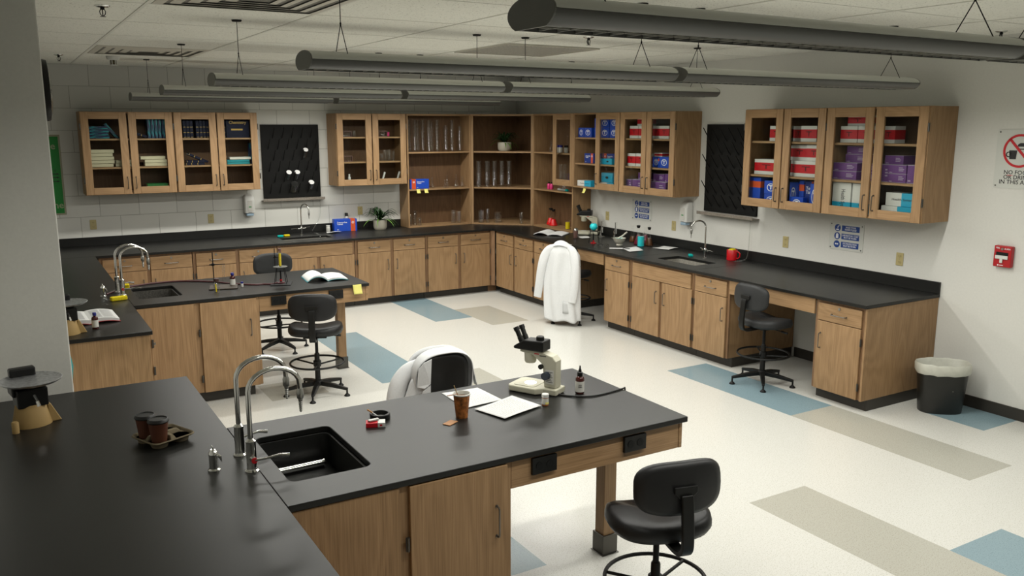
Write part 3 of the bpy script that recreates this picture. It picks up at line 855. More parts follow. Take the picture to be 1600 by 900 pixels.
# signs -------------------------------------------------------------------------------
def disc(b, r, y0, y1, cx=0, cz=0, n=32, mi=0):
    return b.loft([[(cx+r*math.cos(2*PI*k/n), y, cz+r*math.sin(2*PI*k/n)) for k in range(n)] for y in (y0,y1)], mi)
def annulus(b, r0, r1, y0, y1, cx=0, cz=0, n=40):
    L = []
    for r, y in ((r0,y0),(r1,y0),(r1,y1),(r0,y1),(r0,y0)):
        L.append([(cx+r*math.cos(2*PI*k/n), y, cz+r*math.sin(2*PI*k/n)) for k in range(n)])
    return b.loft(L, caps=False)
def plate(t, w, h, mat, y=-.004, r=.015):
    return MB().prism([(x,z) for x,z in rrect(-w/2,w/2,-h/2,h/2,r)], y, -.0005, 'y').build('sign_plate', mat, t, smooth=0)
def screws(t, w, h):
    b = MB()
    for sx in (-1,1):
        for sz in (-1,1): b.tube([(sx*w,-.004,sz*h),(sx*w,-.0065,sz*h)],.006,10)
    b.build('screws', DARKM, t)
t = thing('no_food_sign', 'white sign reading NO FOOD OR DRINK with red crossed circle', 'sign', (0,-7.614,2.072), RB)
plate(t, .37, .46, SIGNM); screws(t, .165, .21)
annulus(MB(), .112, .130, -.0062,-.004, 0,.065).prism([(-.092,.151),(-.078,.165),(.092,-.021),(.078,-.035)], -.0062,-.004,'y').build('prohibition_ring', SIGNR, t, smooth=0)
b = MB().prism([(-.075,.0),(-.025,.0),(-.020,.068),(-.082,.068)], -.0056,-.004,'y')
annulus(b, .014,.022,-.0056,-.004,-.084,.036,16)
b.prism([(-.02,.075),(.07,.075),(.07,.083),(-.02,.083)],-.0056,-.004,'y').prism([(-.022,.098),(.072,.098),(.066,.116),(.05,.126),(0,.126),(-.016,.116)],-.0056,-.004,'y')
b.build('food_and_cup_pictogram', INK, t, smooth=0)
lettering('NO FOOD\nOR DRINK\nIN THIS AREA', .046, INK, t, (0,-.0045,-.142), spacing=.82)
MB().box(-.082,-.035,-.0052,-.004,-.128,-.124).build('underline', SIGNR, t, smooth=0)
def safety(label, loc):
    t = thing('safety_sign', label, 'sign', loc, RB, 'blue mandatory safety signs')
    plate(t, .385, .262, SIGNM, r=.014); screws(t, .172, .112)
    for k, (a, c) in enumerate((('WASH YOUR','HANDS PLEASE'),('LABORATORY COAT','MUST BE WORN'),('EYE PROTECTION','MUST BE WORN'))):
        z = .078-.078*k
        b = MB(); disc(b, .034, -.0055,-.004, -.10, z); b.build('symbol_disc', SIGNB, t, smooth=0)
        MB().box(-.052,.145,-.0052,-.004,z-.027,z+.027).build('text_panel', SIGNB, t, smooth=0)
        lettering(a+'\n'+c, .0235, WHITEINK, t, (.047,-.0056,z+.000), xs=.82, spacing=.9)
        b = MB()
        if k == 0: b.prism([(-.120,z-.012),(-.082,z-.012),(-.086,z-.022),(-.112,z-.022)],-.0064,-.0055,'y').prism([(-.102,z-.006),(-.096,z-.006),(-.094,z+.014),(-.080,z+.018),(-.080,z+.023),(-.100,z+.018)],-.0064,-.0055,'y')
        if k == 1: b.prism([(-.114,z-.022),(-.086,z-.022),(-.086,z+.014),(-.092,z+.024),(-.108,z+.024),(-.114,z+.014)],-.0064,-.0055,'y')
        if k == 2: b.prism([(-.118,z-.006),(-.103,z-.006),(-.103,z+.008),(-.118,z+.008)],-.0064,-.0055,'y').prism([(-.098,z-.006),(-.083,z-.006),(-.083,z+.008),(-.098,z+.008)],-.0064,-.0055,'y').box(-.104,-.097,-.0064,-.0055,z+.002,z+.005)
        b.build('symbol', WHITEINK, t, smooth=0)
safety('blue and white safety sign above the coloured flasks', (0,-3.038,1.295))
safety('blue and white safety sign below the end wall cabinet, above bare worktop', (0,-6.075,1.293))
t = thing('fire_alarm', 'red fire alarm pull station with white T handle on the painted wall', 'fire alarm', (0,-7.588,1.305), RB)
MB().box(-.070,.070,-.045,-.0005,-.085,.085).build('housing', REDD, t, smooth=0, bevel=.006)
MB().box(-.050,.046,-.047,-.0455,.008,.034).build('recess', BLACK, t, smooth=0)
MB().box(-.052,.048,-.056,-.047,-.020,.008).box(-.014,.008,-.056,-.047,-.052,-.020).build('pull_handle', WHITEP, t, smooth=0, bevel=.002)
b = MB(); disc(b, .010,-.051,-.0455,-.002,.060); b.build('key_lock', STEEL, t)
lettering('FIRE', .018, WHITEINK, t, (-.040,-.0460,.066), xs=.9); lettering('ALARM', .018, WHITEINK, t, (.036,-.0460,.062), xs=.85)
b = MB(); disc(b,.006,-.0462,-.0455,-.028,-.070,16); b.box(-.018,.014,-.0462,-.0455,-.072,-.068); b.build('maker_mark', WHITEINK, t, smooth=0)
t = thing('poster', 'green poster with pale border and script letters beside the partition', 'poster', (-6.53,0,1.76), 0)
MB().box(-.32,.315,-.006,-.001,-.465,.465).build('border', POSTERB, t, smooth=0)
MB().box(-.30,.295,-.0072,-.006,-.445,.445).build('green_field', GREENP, t, smooth=0)
PL = plain('poster_lettering', (.30,.34,.20), .6)
lettering('e', .11, PL, t, (.235,-.0078,.335))
lettering('ne', .11, PL, t, (.240,-.0078,-.352))
b = MB()
for z in (-.015,-.055,-.10): b.box(-.1,.255,-.0078,-.0072,z-.006+.03,z+.004+.03).prism([(.25,z+.018),(.278,z+.029),(.25,z+.040)],-.0078,-.0072,'y')
annulus(b,.008,.012,-.0078,-.0072,.235,.055,12); b.build('arrow_marks', INK, t, smooth=0)
t = thing('wall_clock', 'black rimmed clock seen edge-on on the wall partition', 'clock', (-6.62,-5.86,2.525), PI/2)
b = MB().loft([[(r*math.cos(2*PI*k/36), y, r*math.sin(2*PI*k/36)) for k in range(36)] for r,y in ((.165,-.0005),(.17,-.02),(.165,-.042),(.150,-.045),(.150,-.03))])
b.build('rim', BLACK, t)
b = MB().loft([[(r*math.cos(2*PI*k/36), y, r*math.sin(2*PI*k/36)) for k in range(36)] for r,y in ((.149,-.030),(.149,-.044),(.12,-.053),(.07,-.059),(.01,-.061))])
b.build('domed_glass', thin_glass('clock_glass',(1,1,1),.12,.0), t)
b = MB(); disc(b,.148,-.031,-.0302); b.build('dial', WHITEP, t)
MB().box(-.004,.004,-.036,-.034,0,.11).box(0,.075,-.039,-.037,-.004,.004).build('hands', INK, t, smooth=0)
o = MB()
o.grid(lambda u,v: (-6.612+.04*v**2*(u**1.5)+.003, -5.95+.5*u, 1.30-.46*v-.06*math.sin(u*3)*v), 8, 8)
o = o.build('teal_notice', TEALP, solid=.0012); tag(o, 'teal notice sheet curling off the side of the wall partition', 'notice')
# ------------------------------------------------------------------ lab stools
def sup(w, h, n, k=32):
    P = []
    for i in range(k):
        a = 2*PI*i/k; c, s = math.cos(a), math.sin(a)
        P.append((w*math.copysign(abs(c)**(2/n), c), h*math.copysign(abs(s)**(2/n), s)))
    return P
def stool(label, loc, rz, mat=VINYL, back_z=.82, back_h=.118, back_w=.205, seat_z=.60, group='black lab stools', star=20):
    """front of the stool looks to local +Y"""
    t = thing('lab_stool', label, 'stool', loc, rz, group)
    # seat: wide at the back, waterfall front
    b = MB(); rings = []
    for s, z in ((.30,-.050),(.82,-.050),(.94,-.044),(1.0,-.020),(1.0,-.002),(.97,.016),(.88,.028),(.6,.026),(.25,.018)):
        P = []
        for x, y in sup(.235,.215,2.7,40):
            f = 1-.10*(y/.215 if y > 0 else 0)
            zz = z
            if y > 0: zz -= .040*(y/.215)**3
            if z > 0: zz += .012*(x/.235)**2
            P.append((x*s*f, y*s+.01, seat_z+zz))
        rings.append(P)
    b.loft(rings); b.build('seat', mat, t, smooth=60)
    MB().box(-.10,.10,-.11,.11, seat_z-.075,seat_z-.051).build('seat_plate', MATTE, t, smooth=0, bevel=.004)
    # backrest
    b = MB(); rings = []
    yb = -.225
    for s, d in ((.15,-.026),(.80,-.026),(.95,-.019),(1.0,-.004),(1.0,.008),(.96,.020),(.8,.028),(.15,.024)):
        rings.append([(x*s, yb+d+1.1*(x*s)**2+ .10*max(0,(z*s)), back_z+z*s) for x, z in sup(back_w, back_h, 3.2, 40)])
    b.loft(rings); b.build('backrest', mat, t, smooth=60)
    # bracket: bar curving from under the seat up behind the backrest
    b = MB()
    P = [(0,-.10,seat_z-.066),(0,-.22,seat_z-.070),(0,-.275,seat_z-.045),(0,-.285,seat_z+.02),(0,-.272,back_z-.06),(0,-.262,back_z-.015)]
    P = smooth_path(P, 5)
    rr = []
    for i, p in enumerate(P):
        d = (P[min(i+1,len(P)-1)]-P[max(i-1,0)]).normalized(); n = Vector((0,-d.z,d.y))
        rr.append([(x*.027, p.y+yy*.011*n.y, p.z+yy*.011*n.z) for x, yy in ((-1,-1),(1,-1),(1,1),(-1,1))])
    b.loft(rr)
    b.build('back_support', BLACK, t, smooth=30, bevel=.004)
    MB().prism([(-.055,back_z-.005),(-.03,back_z-.03),(.03,back_z-.03),(.055,back_z-.005),(.055,back_z+.022),(-.055,back_z+.022)], -.262,-.248,'y').build('back_bracket', BLACK, t, smooth=0, bevel=.004)
    MB().rod((.05,.02,seat_z-.075),(.16,.06,seat_z-.088),.004,n=8).rod((.15,.056,seat_z-.087),(.205,.075,seat_z-.095),.009,.010,10).build('height_lever', BLACK, t)
    MB().lathe([(.014,.30),(.014,seat_z-.075)],16).build('gas_lift', MATTE, t)
    MB().lathe([(.026,.10),(.024,.12),(.022,.36),(.017,.37)],18).build('column', BLACK, t)
    b = MB(); zr = .285
    b.tube([(.232*math.cos(2*PI*k/40),.232*math.sin(2*PI*k/40),zr) for k in range(41)], .0095, 8, caps=False)
    for k in range(3):
        a = 2*PI*k/3+.5
        b.rod((.02*math.cos(a),.02*math.sin(a),zr-.02),(.225*math.cos(a),.225*math.sin(a),zr), .008, .008, 8)
    b.lathe([(.032,zr-.035),(.034,zr-.03),(.034,zr+.015),(.028,zr+.02)],18)
    b.build('foot_ring', BLACK, t)
    MB().lathe([(.03,.075),(.044,.08),(.044,.115),(.030,.125)],18).build('hub', BLACK, t)
    for k in range(5):
        a = 2*PI*k/5+PI/2+R(star); c, s = math.cos(a), math.sin(a)
        b = MB(); rr = []
        for r, z, w, h in ((.03,.098,.020,.020),(.15,.086,.019,.017),(.265,.066,.014,.012),(.285,.064,.010,.010)):
            rr.append([(c*r-s*x, s*r+c*x, z+y) for x, y in ((-w,-h),(w,-h),(w,h),(-w,h))])
        b.loft(rr); l = b.build('leg', BLACK, t, smooth=0, bevel=.004)
        MB().lathe([(.026,.001),(.026,.008),(.016,.018),(.008,.026),(.008,.056)],16,(c*.278,s*.278,0)).build('glide', MATTE, l)
    return t
stool('black lab stool in the foreground, foot ring cut off by the frame edge', (-4.44,-8.62,0), R(-14))
stool('black lab stool standing before the far peninsula bench, backrest towards the camera', (-4.61,-4.262,0), R(-24), star=32)
stool('charcoal lab stool half under the side wall knee space', (-1.005,-6.05,0), R(-92), GREYV, back_z=.83, star=12)
stool('charcoal lab stool behind the far peninsula, backrest over the bench', (-4.47,-2.575,0), R(176), GREYV, back_z=.885)
stool('black lab stool draped with the long hanging white coat', (-1.055,-3.03,0), R(-68), VINYL, back_z=.84)
stool('black lab stool behind the near bench, wearing an open white coat', (-4.72,-7.20,0), R(180), VINYL, back_z=.865, back_h=.155, back_w=.165)

# ------------------------------------------------------------------ white coats
def coat(label, loc, rz, long, wrap, bz, spread=.3, nfold=9):
    t = thing('lab_coat', label, 'lab coat', loc, rz, 'white lab coats over stool backs')
    zt = bz; zb = long
    def body(u, v):
        a = (u*2-1)*R(wrap)
        z = zt+(zb-zt)*v
        d = zt-z
        # half width grows from the collar over the shoulders to the hem
        w = .105+.115*min(1,(d/.10)**.6) if d < .10 else .220+.01*min(1,(d-.1)/.5)
        dp = .040+.035*min(1,d/.10)
        fold = .014*min(1,d/.30)*math.sin(nfold*a+1.2+2.0*math.sin(3*v))
        x = (w+fold)*math.sin(a); y = -.232-(dp+fold)*math.cos(a)
        if d > .1: y -= .02*min(1,(d-.1)/.4)*math.cos(a)
        if abs(a) > R(95): y += (abs(a)-R(95))*.10*min(1,d/.25)
        zz = z - (.045*abs(math.sin(a))**2 if v < .25 else .045*abs(math.sin(a))**2*(1-min(1,(v-.25)/.3)))
        return (x, y, zz + (.012*math.sin(5*a) if v > .97 else 0))
    MB().grid(body, 64, 40).build('coat_body', CLOTH, t, smooth=80, solid=.005)
    # collar folded over the top of the backrest
    def col(u, v):
        a = (u*2-1)*R(min(wrap,150))
        w = .112+.028*v; dp = .030+.045*v
        z = zt+.016-.055*v**1.3+.010*math.cos(a)
        return (w*math.sin(a), -.232-dp*math.cos(a), z-.045*abs(math.sin(a))**2)
    MB().grid(col, 40, 6).build('collar', CLOTH, t, smooth=80, solid=.005)
    MB().grid(lambda u,v: (.118*math.sin((u*2-1)*R(100))*(1-.9*v), -.232+(.012-.045*math.cos((u*2-1)*R(100)))*(1-v), zt+.004-.030*abs(math.sin((u*2-1)*R(100)))**2*(1-v)), 30, 4).build('yoke', CLOTH, t, smooth=80, solid=.004)
    return t
def sleeve(t, pts, rad):
    P = smooth_path(pts, 7); n = len(P)
    b = MB(); rings = []
    for i, p in enumerate(P):
        k = i/(n-1)*(len(rad)-1); j = min(int(k), len(rad)-2)
        r = rad[j]+(rad[j+1]-rad[j])*(k-j)
        d = (P[min(i+1,n-1)]-P[max(i-1,0)]).normalized()
        u = Vector((0,1,0)); w = d.cross(u).normalized(); u = w.cross(d).normalized()
        rr = []
        for q in range(18):
            a = 2*PI*q/18
            f = 1+.05*math.sin(3*a+9*i/n)
            rr.append(p + w*math.cos(a)*r*f + u*math.sin(a)*r*.55*f)
        rings.append(rr)
    b.loft(rings); return b.build('sleeve', CLOTH, t, smooth=70)
c1 = coat('long white lab coat hanging down the back of a stool at the side worktop', (-1.055,-3.03,0), R(-62), .055, 128, .985, nfold=7)
sleeve(c1, [(-.075,-.262,.935),(-.150,-.275,.900),(-.205,-.285,.81),(-.245,-.29,.66),(-.285,-.28,.46),(-.31,-.27,.315)], (.030,.050,.058,.058,.054,.050))
sleeve(c1, [(.075,-.262,.935),(.150,-.275,.900),(.195,-.290,.81),(.212,-.305,.66),(.20,-.31,.46),(.175,-.31,.30)], (.030,.050,.058,.058,.054,.050))
for z in (.72,.57,.42,.27):
    MB().lathe([(.009,0),(.009,.004)],10).build('button', GREYINK, c1, loc=None)
bs = [o for o in kids(c1) if o.name.startswith('button')]
for o, z in zip(bs, (.72,.57,.42,.27)):
    o.location = (.235,-.222,z); o.rotation_euler = (0,PI/2,0)
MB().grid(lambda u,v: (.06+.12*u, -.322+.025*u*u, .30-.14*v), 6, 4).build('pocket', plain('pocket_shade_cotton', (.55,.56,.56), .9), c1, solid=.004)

# the open coat: a cloth band rolled over the backrest outline, back panel, one broad front panel, thin far edge
c2 = thing('lab_coat', 'open white lab coat draped round a stool back behind the near bench', 'lab coat', (-4.72,-7.20,0), R(180), 'white lab coats over stool backs')
def cont(s, off=0):
    a = R(205-230*s); c, q = math.cos(a), math.sin(a)
    w, h = .172+off, .152+off
    return (w*math.copysign(abs(c)**.75, c), .868+h*math.copysign(abs(q)**.75, q))
def band(u, v):
    x, z = cont(u, .010+.014*math.sin(PI*v)+.004*math.sin(9*u+4*v))
    yb = -.205 + .10*max(0, z-.868)
    return (x, yb+.035-.10*v, z)
MB().grid(band, 48, 10).build('collar_and_yoke', CLOTH, c2, smooth=80, solid=.006)
def backp(u, v):
    x, z0 = cont(.06+.88*u, .022)
    k = (x*(1+.25*v))
    return (k, -.295-.05*v-.010*math.sin(16*u+2)*v, z0+(.35-z0)*v)
MB().grid(backp, 40, 24).build('back_panel', CLOTH, c2, smooth=80, solid=.005)
def frontp(u, v):
    xi = .118+.010*v; xo = .205+.085*min(1,v*3)
    x = xi+(xo-xi)*u
    zt = cont(.5+.43*min(1,(x-.0)/.2)*.9, .016)[1] if x < .19 else .90-.9*(x-.19)
    z = zt+(.40-zt)*v
    return (x, -.150-.05*u+.012*math.sin(9*u+1.5+3*v)*min(1,3*v)-.02*(1-v)*0, z)
MB().grid(frontp, 20, 24).build('front_panel', CLOTH, c2, smooth=80, solid=.005)
MB().grid(lambda u,v: (-.180-.030*u-.03*v, -.165-.09*u, .93-.02*u+(.80-.93)*v), 6, 8).build('front_edge', CLOTH, c2, smooth=80, solid=.005)
sleeve(c2, [(.13,-.245,.965),(.205,-.243,.925),(.262,-.238,.855),(.295,-.230,.75),(.308,-.222,.60),(.305,-.215,.45)], (.030,.050,.058,.058,.056,.052))
sleeve(c2, [(-.13,-.27,.955),(-.185,-.29,.90),(-.20,-.32,.78),(-.19,-.33,.60)], (.030,.045,.050,.048))
def lapel(pts, name='lapel'):
    b = MB(); b.f([b.v(p) for p in pts]); return b.build(name, CLOTH, c2, smooth=0, solid=.005)
lapel([(.100,-.136,1.010),(.150,-.140,.992),(.178,-.150,.955),(.190,-.146,.855),(.150,-.134,.842),(.112,-.130,.865)])
lapel([(.112,-.130,.858),(.158,-.134,.826),(.182,-.142,.775),(.128,-.128,.64),(.116,-.128,.70)])
# ------------------------------------------------------------------ gooseneck faucets
def faucet(label, loc, rz, arch=.43, reach=.22, body=.135, lever_side=1, tipz=.27, disc_red=True, group='chrome gooseneck lab faucets'):
    """spout reaches to local +X"""
    t = thing('faucet', label, 'faucet', loc, rz, group)
    MB().lathe([(.030,0),(.030,.006),(.022,.012),(.0205,.018),(.0205,body-.006),(.022,body-.004),(.022,body),(.012,body+.010)],24).build('body', CHROME, t)
    r = .105 if reach > .2 else reach/2*.95
    pts = [(0,0,body),(0,0,arch-r*.8)]
    for k in range(1,12):
        a = PI-PI*k/12
        pts.append((reach/2+reach/2*math.cos(a), 0, arch-r*.8+r*.8*math.sin(a)))
    pts += [(reach,0,arch-r*.8-.02)]
    MB().tube(pts,.0105,14).build('gooseneck', CHROME, t)
    z = arch-r*.8-.02
    n = MB().lathe([(.013,-.045),(.015,-.04),(.015,-.012),(.011,0)],16,(reach,0,z)); 
    pr = [(.003,-.105)]
    for k in range(6): pr += [(.0045+.0006*k,-.103+.009*k),(.0068+.0006*k,-.098+.009*k)]
    n.lathe(pr+[(.009,-.045)],14,(reach,0,z)); n.build('serrated_nozzle', STEEL, t)
    h = MB().rod((0,0,.062),(.0,-.040*lever_side,.062),.014,.013,14)
    h.tube([(0,-.04*lever_side,.062),(.05,-.052*lever_side,.066),(.10,-.058*lever_side,.072),(.14,-.062*lever_side,.064)],[.006,.0045,.0055,.009],10)
    h.build('lever_handle', CHROME, t)
    if disc_red:
        MB().rod((0,-.040*lever_side,.062),(.0,-.046*lever_side,.062),.0125,n=16).build('red_index_button', REDD, t)
    return t
faucet('chrome gooseneck faucet at the near bench sink, closer to the camera', (-6.064,-7.93,H), R(2))
faucet('chrome gooseneck faucet at the near bench sink, the rear one of the pair', (-6.064,-7.723,H), R(2), lever_side=-1, disc_red=False)
faucet('chrome gooseneck faucet at the far bench sink, in front beside the yellow sponge', (-6.049,-3.55,H), R(0), arch=.41)
faucet('chrome gooseneck faucet at the far bench sink, the rear one of the pair', (-6.069,-3.37,H), R(0), arch=.41, lever_side=-1, disc_red=False)
def wall_faucet(label, loc, rz):
    t = thing('faucet', label, 'faucet', loc, rz, 'single hole faucets at the wall sinks')
    MB().lathe([(.021,0),(.021,.006),(.012,.012),(.012,.075),(.016,.082),(.016,.105),(.009,.115)],20).build('body', CHROME, t)
    pts = [(0,0,.1),(0,0,.34)]+[(.085+.085*math.cos(PI-PI*k/12),0,.34+.075*math.sin(PI-PI*k/12)) for k in range(1,12)]+[(.17,0,.325)]
    MB().tube(pts,.0088,14).build('gooseneck', CHROME, t)
    MB().lathe([(.003,-.095),(.006,-.05),(.011,-.045),(.013,-.01),(.009,0)],14,(.17,0,.325)).build('serrated_nozzle', STEEL, t)
    h = MB().rod((0,-.05,.09),(0,.05,.09),.010,n=12)
    for s in (-1,1):
        h.rod((0,s*.05,.09),(0,s*.062,.09),.013,n=12)
        h.tube([(0,s*.056,.092),(-.01,s*.10,.098),(-.02,s*.15,.094)],[.004,.004,.006],8)
    h.build('lever_handles', CHROME, t)
    return t
wall_faucet('chrome two-lever faucet at the block wall sink', (-3.503,-.326,H), -PI/2+.35)
wall_faucet('chrome two-lever faucet at the painted wall sink, under the soap dispenser', (-.332,-4.533,H), PI-.3)
def pump(label, loc):
    t = thing('soap_pump', label, 'pump bottle', loc, R(-40), 'chrome counter pumps')
    MB().lathe([(.026,0),(.026,.008),(.019,.014),(.019,.072),(.021,.074),(.021,.078),(.016,.088),(.010,.096)],22).build('body', CHROME, t)
    MB().tube([(0,0,.09),(0,0,.100),(-.006,0,.112)],[.004,.004,.003],8).build('plunger', CHROME, t)
    MB().tube([(.016,0,.072),(.030,0,.066),(.036,0,.045)],[.008,.006,.002],10).build('spout', CHROME, t)
pump('small chrome counter pump beside the near bench faucets', (-6.2,-7.845,H))
pump('small chrome counter pump beside the far bench faucets', (-6.197,-3.516,H))

# ------------------------------------------------------------------ scales
def scale(label, loc, rz):
    t = thing('pan_scale', label, 'scale', loc, rz, 'mechanical pan scales')
    MB().lathe([(.088,0),(.088,.004),(.066,.104),(.062,.108)],32,sx=1.0,sy=.85).build('gold_housing', KRAFT, t)
    MB().box(-.062,.072,-.052,.06,.098,.188).box(-.075,.06,-.02,.09,.15,.205).build('mechanism_block', BLACK, t, smooth=0, bevel=.006)
    MB().lathe([(.016,0),(.016,.05),(.013,.055)],18,(-.088,-.088,0)).build('beam_foot', KRAFT, t)
    MB().prism([(.070,0),(.128,0),(.085,.092),(.070,.092)],-.02,.09,'y').build('side_foot', KRAFT, t, smooth=0, bevel=.004)
    b = MB().rod((.01,-.055,.155),(.015,-.085,.135),.008,.006,10).rod((.015,-.085,.135),(.02,-.09,.11),.008,.009,10)
    b.build('adjusting_knob', CHROME, t)
    MB().lathe([(0,.212),(.120,.214),(.133,.222),(.138,.228),(.134,.229),(.118,.222),(0,.220)],44,(.01,-.01,0)).build('weighing_pan', PLATE, t)
    MB().lathe([(.02,.188),(.016,.212)],14,(.01,0,0)).build('pan_support', STEEL, t)
    MB().box(-.06,.055,.085,.135,.19,.262).build('dial_head', BLACK, t, smooth=0, bevel=.008)
    return t
scale('mechanical pan scale with gold housing and steel pan on the near worktop', (-6.835,-6.80,H), R(10))
scale('mechanical pan scale half hidden by the partition, beside the open book', (-6.56,-4.84,H), R(5))

# ------------------------------------------------------------------ cup carrier and coffee
def coffee_cup(label, loc, mat, r0=.031, r1=.043, h=.102):
    t = thing('paper_cup', label, 'cup', loc, R(random.uniform(0,90)), 'lidded coffee cups in the carrier')
    MB().lathe([(r0,0),(r1,h)],28).build('cup', mat, t)
    MB().lathe([(r1+.002,h-.003),(r1+.0045,h+.002),(r1+.001,h+.010),(r1-.004,h+.014),(r1-.006,h+.010),(0,h+.010)],28).build('lid', BLACK, t)
    return t
t = thing('cup_carrier', 'moulded pulp cup carrier on the near worktop with two free wells', 'cup carrier', (-6.325,-7.36,H), R(24))
W2, D2 = .103, .103
rings = []
for f, z in ((.94,.024),(1.0,.026),(1.03,.030),(1.0,.035),(.95,.033),(.90,.022)):
    rings.append([(x*f,y*f,z) for x,y in rrect(-W2,W2,-D2,D2,.03,5)])
b = MB(); b.loft(rings); b.build('tray_rim', PULP, t, smooth=50)
for k,(sx,sy) in enumerate(((-1,-1),(-1,1),(1,-1),(1,1))):
    MB().lathe([(.026,.0),(.034,.002),(.042,.022),(.0,.022)] if 0 else [(.030,0),(.034,.001),(.043,.024)],20,(sx*.052,sy*.052,0)).build('cup_well', PULP, t)
b = MB()
for a in range(4):
    c, s = math.cos(PI/2*a), math.sin(PI/2*a)
    b.loft([[(c*x-s*y, s*x+c*y, z) for x,y in ((.010,-.020),(.085,-.014),(.085,.014),(.010,.020))] for z in (.024,)]+[[(c*x-s*y, s*x+c*y, .043) for x,y in ((.020,-.012),(.07,-.008),(.07,.008),(.020,.012))]])
b.build('divider_ridge', PULP, t, smooth=0, bevel=.003)
def loc_in(t, x, y, z):
    c, s = math.cos(t.rotation_euler[2]), math.sin(t.rotation_euler[2])
    return (t.location[0]+c*x-s*y, t.location[1]+s*x+c*y, t.location[2]+z)
coffee_cup('dark brown lidded coffee cup at the back corner of the carrier', loc_in(t,-.052,.048,.016), CUPDARK)
coffee_cup('dark brown lidded coffee cup at the front corner of the carrier', loc_in(t,-.050,-.050,.016), CUPDARK)

# ------------------------------------------------------------------ near bench things
t = thing('paper_cup', 'brown patterned paper cup with stirrer on the near bench', 'cup', (-4.995,-7.775,H), 0)
MB().lathe([(.0295,.002),(.0295,0),(.0415,.118),(.044,.119),(.044,.123),(.041,.123),(.040,.117),(.029,.006),(0,.006)],32,caps=False).build('cup', CUPBROWN, t)
MB().lathe([(.0435,.117),(.0452,.119),(.0452,.124),(.042,.1255),(.0398,.122),(.0385,.100)],32,caps=False).build('rolled_rim', LABELM, t)
MB().lathe([(0,.100),(.0382,.100),(.0382,.102),(0,.102)],24).build('drink', plain('milky_coffee',(.24,.20,.14),.25), t)
MB().rod((.0,.0,.06),(-.035,.012,.165),.0022,n=8).build('stir_stick', KRAFT, t)
b = MB().rod((-.045,-.005,.1245),(-.085,-.012,.128),.0022,n=8); b.rod((-.02,.0,.1245),(-.047,-.005,.1245),.0022,n=8); b.build('spoon_stick', CUPBROWN, t)
t = MB().box(-.036,.036,-.022,.022,0,.004).build('sugar_sachet', plain('brown_sachet',(.40,.19,.07),.6), smooth=0, bevel=.002, loc=(-5.085,-7.826,H+.0005), rz=R(30))
tag(t, 'flat brown sugar sachet lying beside the patterned paper cup', 'sachet')
def sheet(name, label, pts, mat=PAPER, z=H, cat='paper', amp=.004, lines=0, group=None, th=.0008):
    """paper sheet given by four corners on the table"""
    P = [Vector((x,y,0)) for x,y in pts]; c = sum(P, Vector())/4
    P = [p-c for p in P]
    ph = random.uniform(0,6)
    def at(u,v,dz=0):
        q = (P[0]*(1-u)+P[1]*u)*(1-v)+(P[3]*(1-u)+P[2]*u)*v
        return (q.x, q.y, .0015+amp*(.5+.5*math.sin(3.1*u+ph)*math.cos(2.7*v+ph))+dz)
    o = MB().grid(at, 10, 10).build(name, mat, solid=th, loc=(c.x,c.y,z))
    tag(o, label, cat, group)
    if lines:
        b = MB(); rnd = random.Random(3)
        for k in range(lines):
            v = .10+.80*k/(lines-1); u = .09
            while u < .9:
                w = rnd.uniform(.02,.07)
                if u+w > .92: break
                b.f([b.v(at(u,v,.0009)), b.v(at(u+w,v,.0009)), b.v(at(u+w,v+.012,.0009)), b.v(at(u,v+.012,.0009))])
                u += w+.018
        b.build('writing', GREYINK, o, smooth=0)
    return o
WG = 'written sheets on the near bench'
sheet('paper_sheet', 'white sheet lying half under another, behind the patterned cup', [(-4.922,-7.674),(-4.688,-7.647),(-4.703,-7.40),(-4.913,-7.379)], lines=14, group=WG)
sheet('paper_sheet', 'handwritten white sheet lying on top, in front of the lit microscope', [(-4.835,-7.924),(-4.567,-7.842),(-4.617,-7.627),(-4.891,-7.713)], z=H+.003, lines=18, group=WG, amp=.006)
t = thing('ashtray', 'black round ashtray with a smoked cigarette', 'ashtray', (-5.352,-7.585,H), R(20))
pr = [(.044,0),(.050,.004),(.050,.026),(.047,.029),(.040,.029),(.036,.008),(0,.007)]
MB().lathe(pr,32,caps=False).build('bowl', BLACK, t)
MB().lathe([(0,.0075),(.03,.0075),(.02,.012),(0,.013)],14).build('ash', plain('grey_ash',(.16,.155,.14),.95,0,.1,0,.4,150), t)
c = MB().rod((-.012,.005,.014),(-.045,.028,.046),.0035,n=10).build('cigarette', PAPER, t)
MB().rod((-.033,.0196,.0343),(-.052,.033,.0525),.0038,n=10).build('filter_tip', plain('cork_filter',(.50,.24,.06)), c)
t = thing('cigarette_pack', 'red and white cigarette pack in front of the ashtray', 'cigarette pack', (-5.41,-7.672,H), R(-22))
MB().box(-.046,.010,-.027,.027,0,.022).build('red_half', REDC, t, smooth=0, bevel=.0015)
MB().box(.0105,.046,-.027,.027,0,.022).build('white_half', WHITEC, t, smooth=0, bevel=.0015)
MB().box(.020,.032,-.0276,-.027,.006,.015).build('crest_mark', REDC, t, smooth=0)
t = thing('lighter', 'silver lighter lying on the cigarette pack', 'lighter', (-5.418,-7.664,H+.0225), R(8))
MB().box(-.027,.015,-.010,.010,0,.010).build('case', STEEL, t, smooth=0, bevel=.003)
MB().box(.0155,.028,-.009,.009,0,.010).build('lid', STEEL, t, smooth=0, bevel=.002)

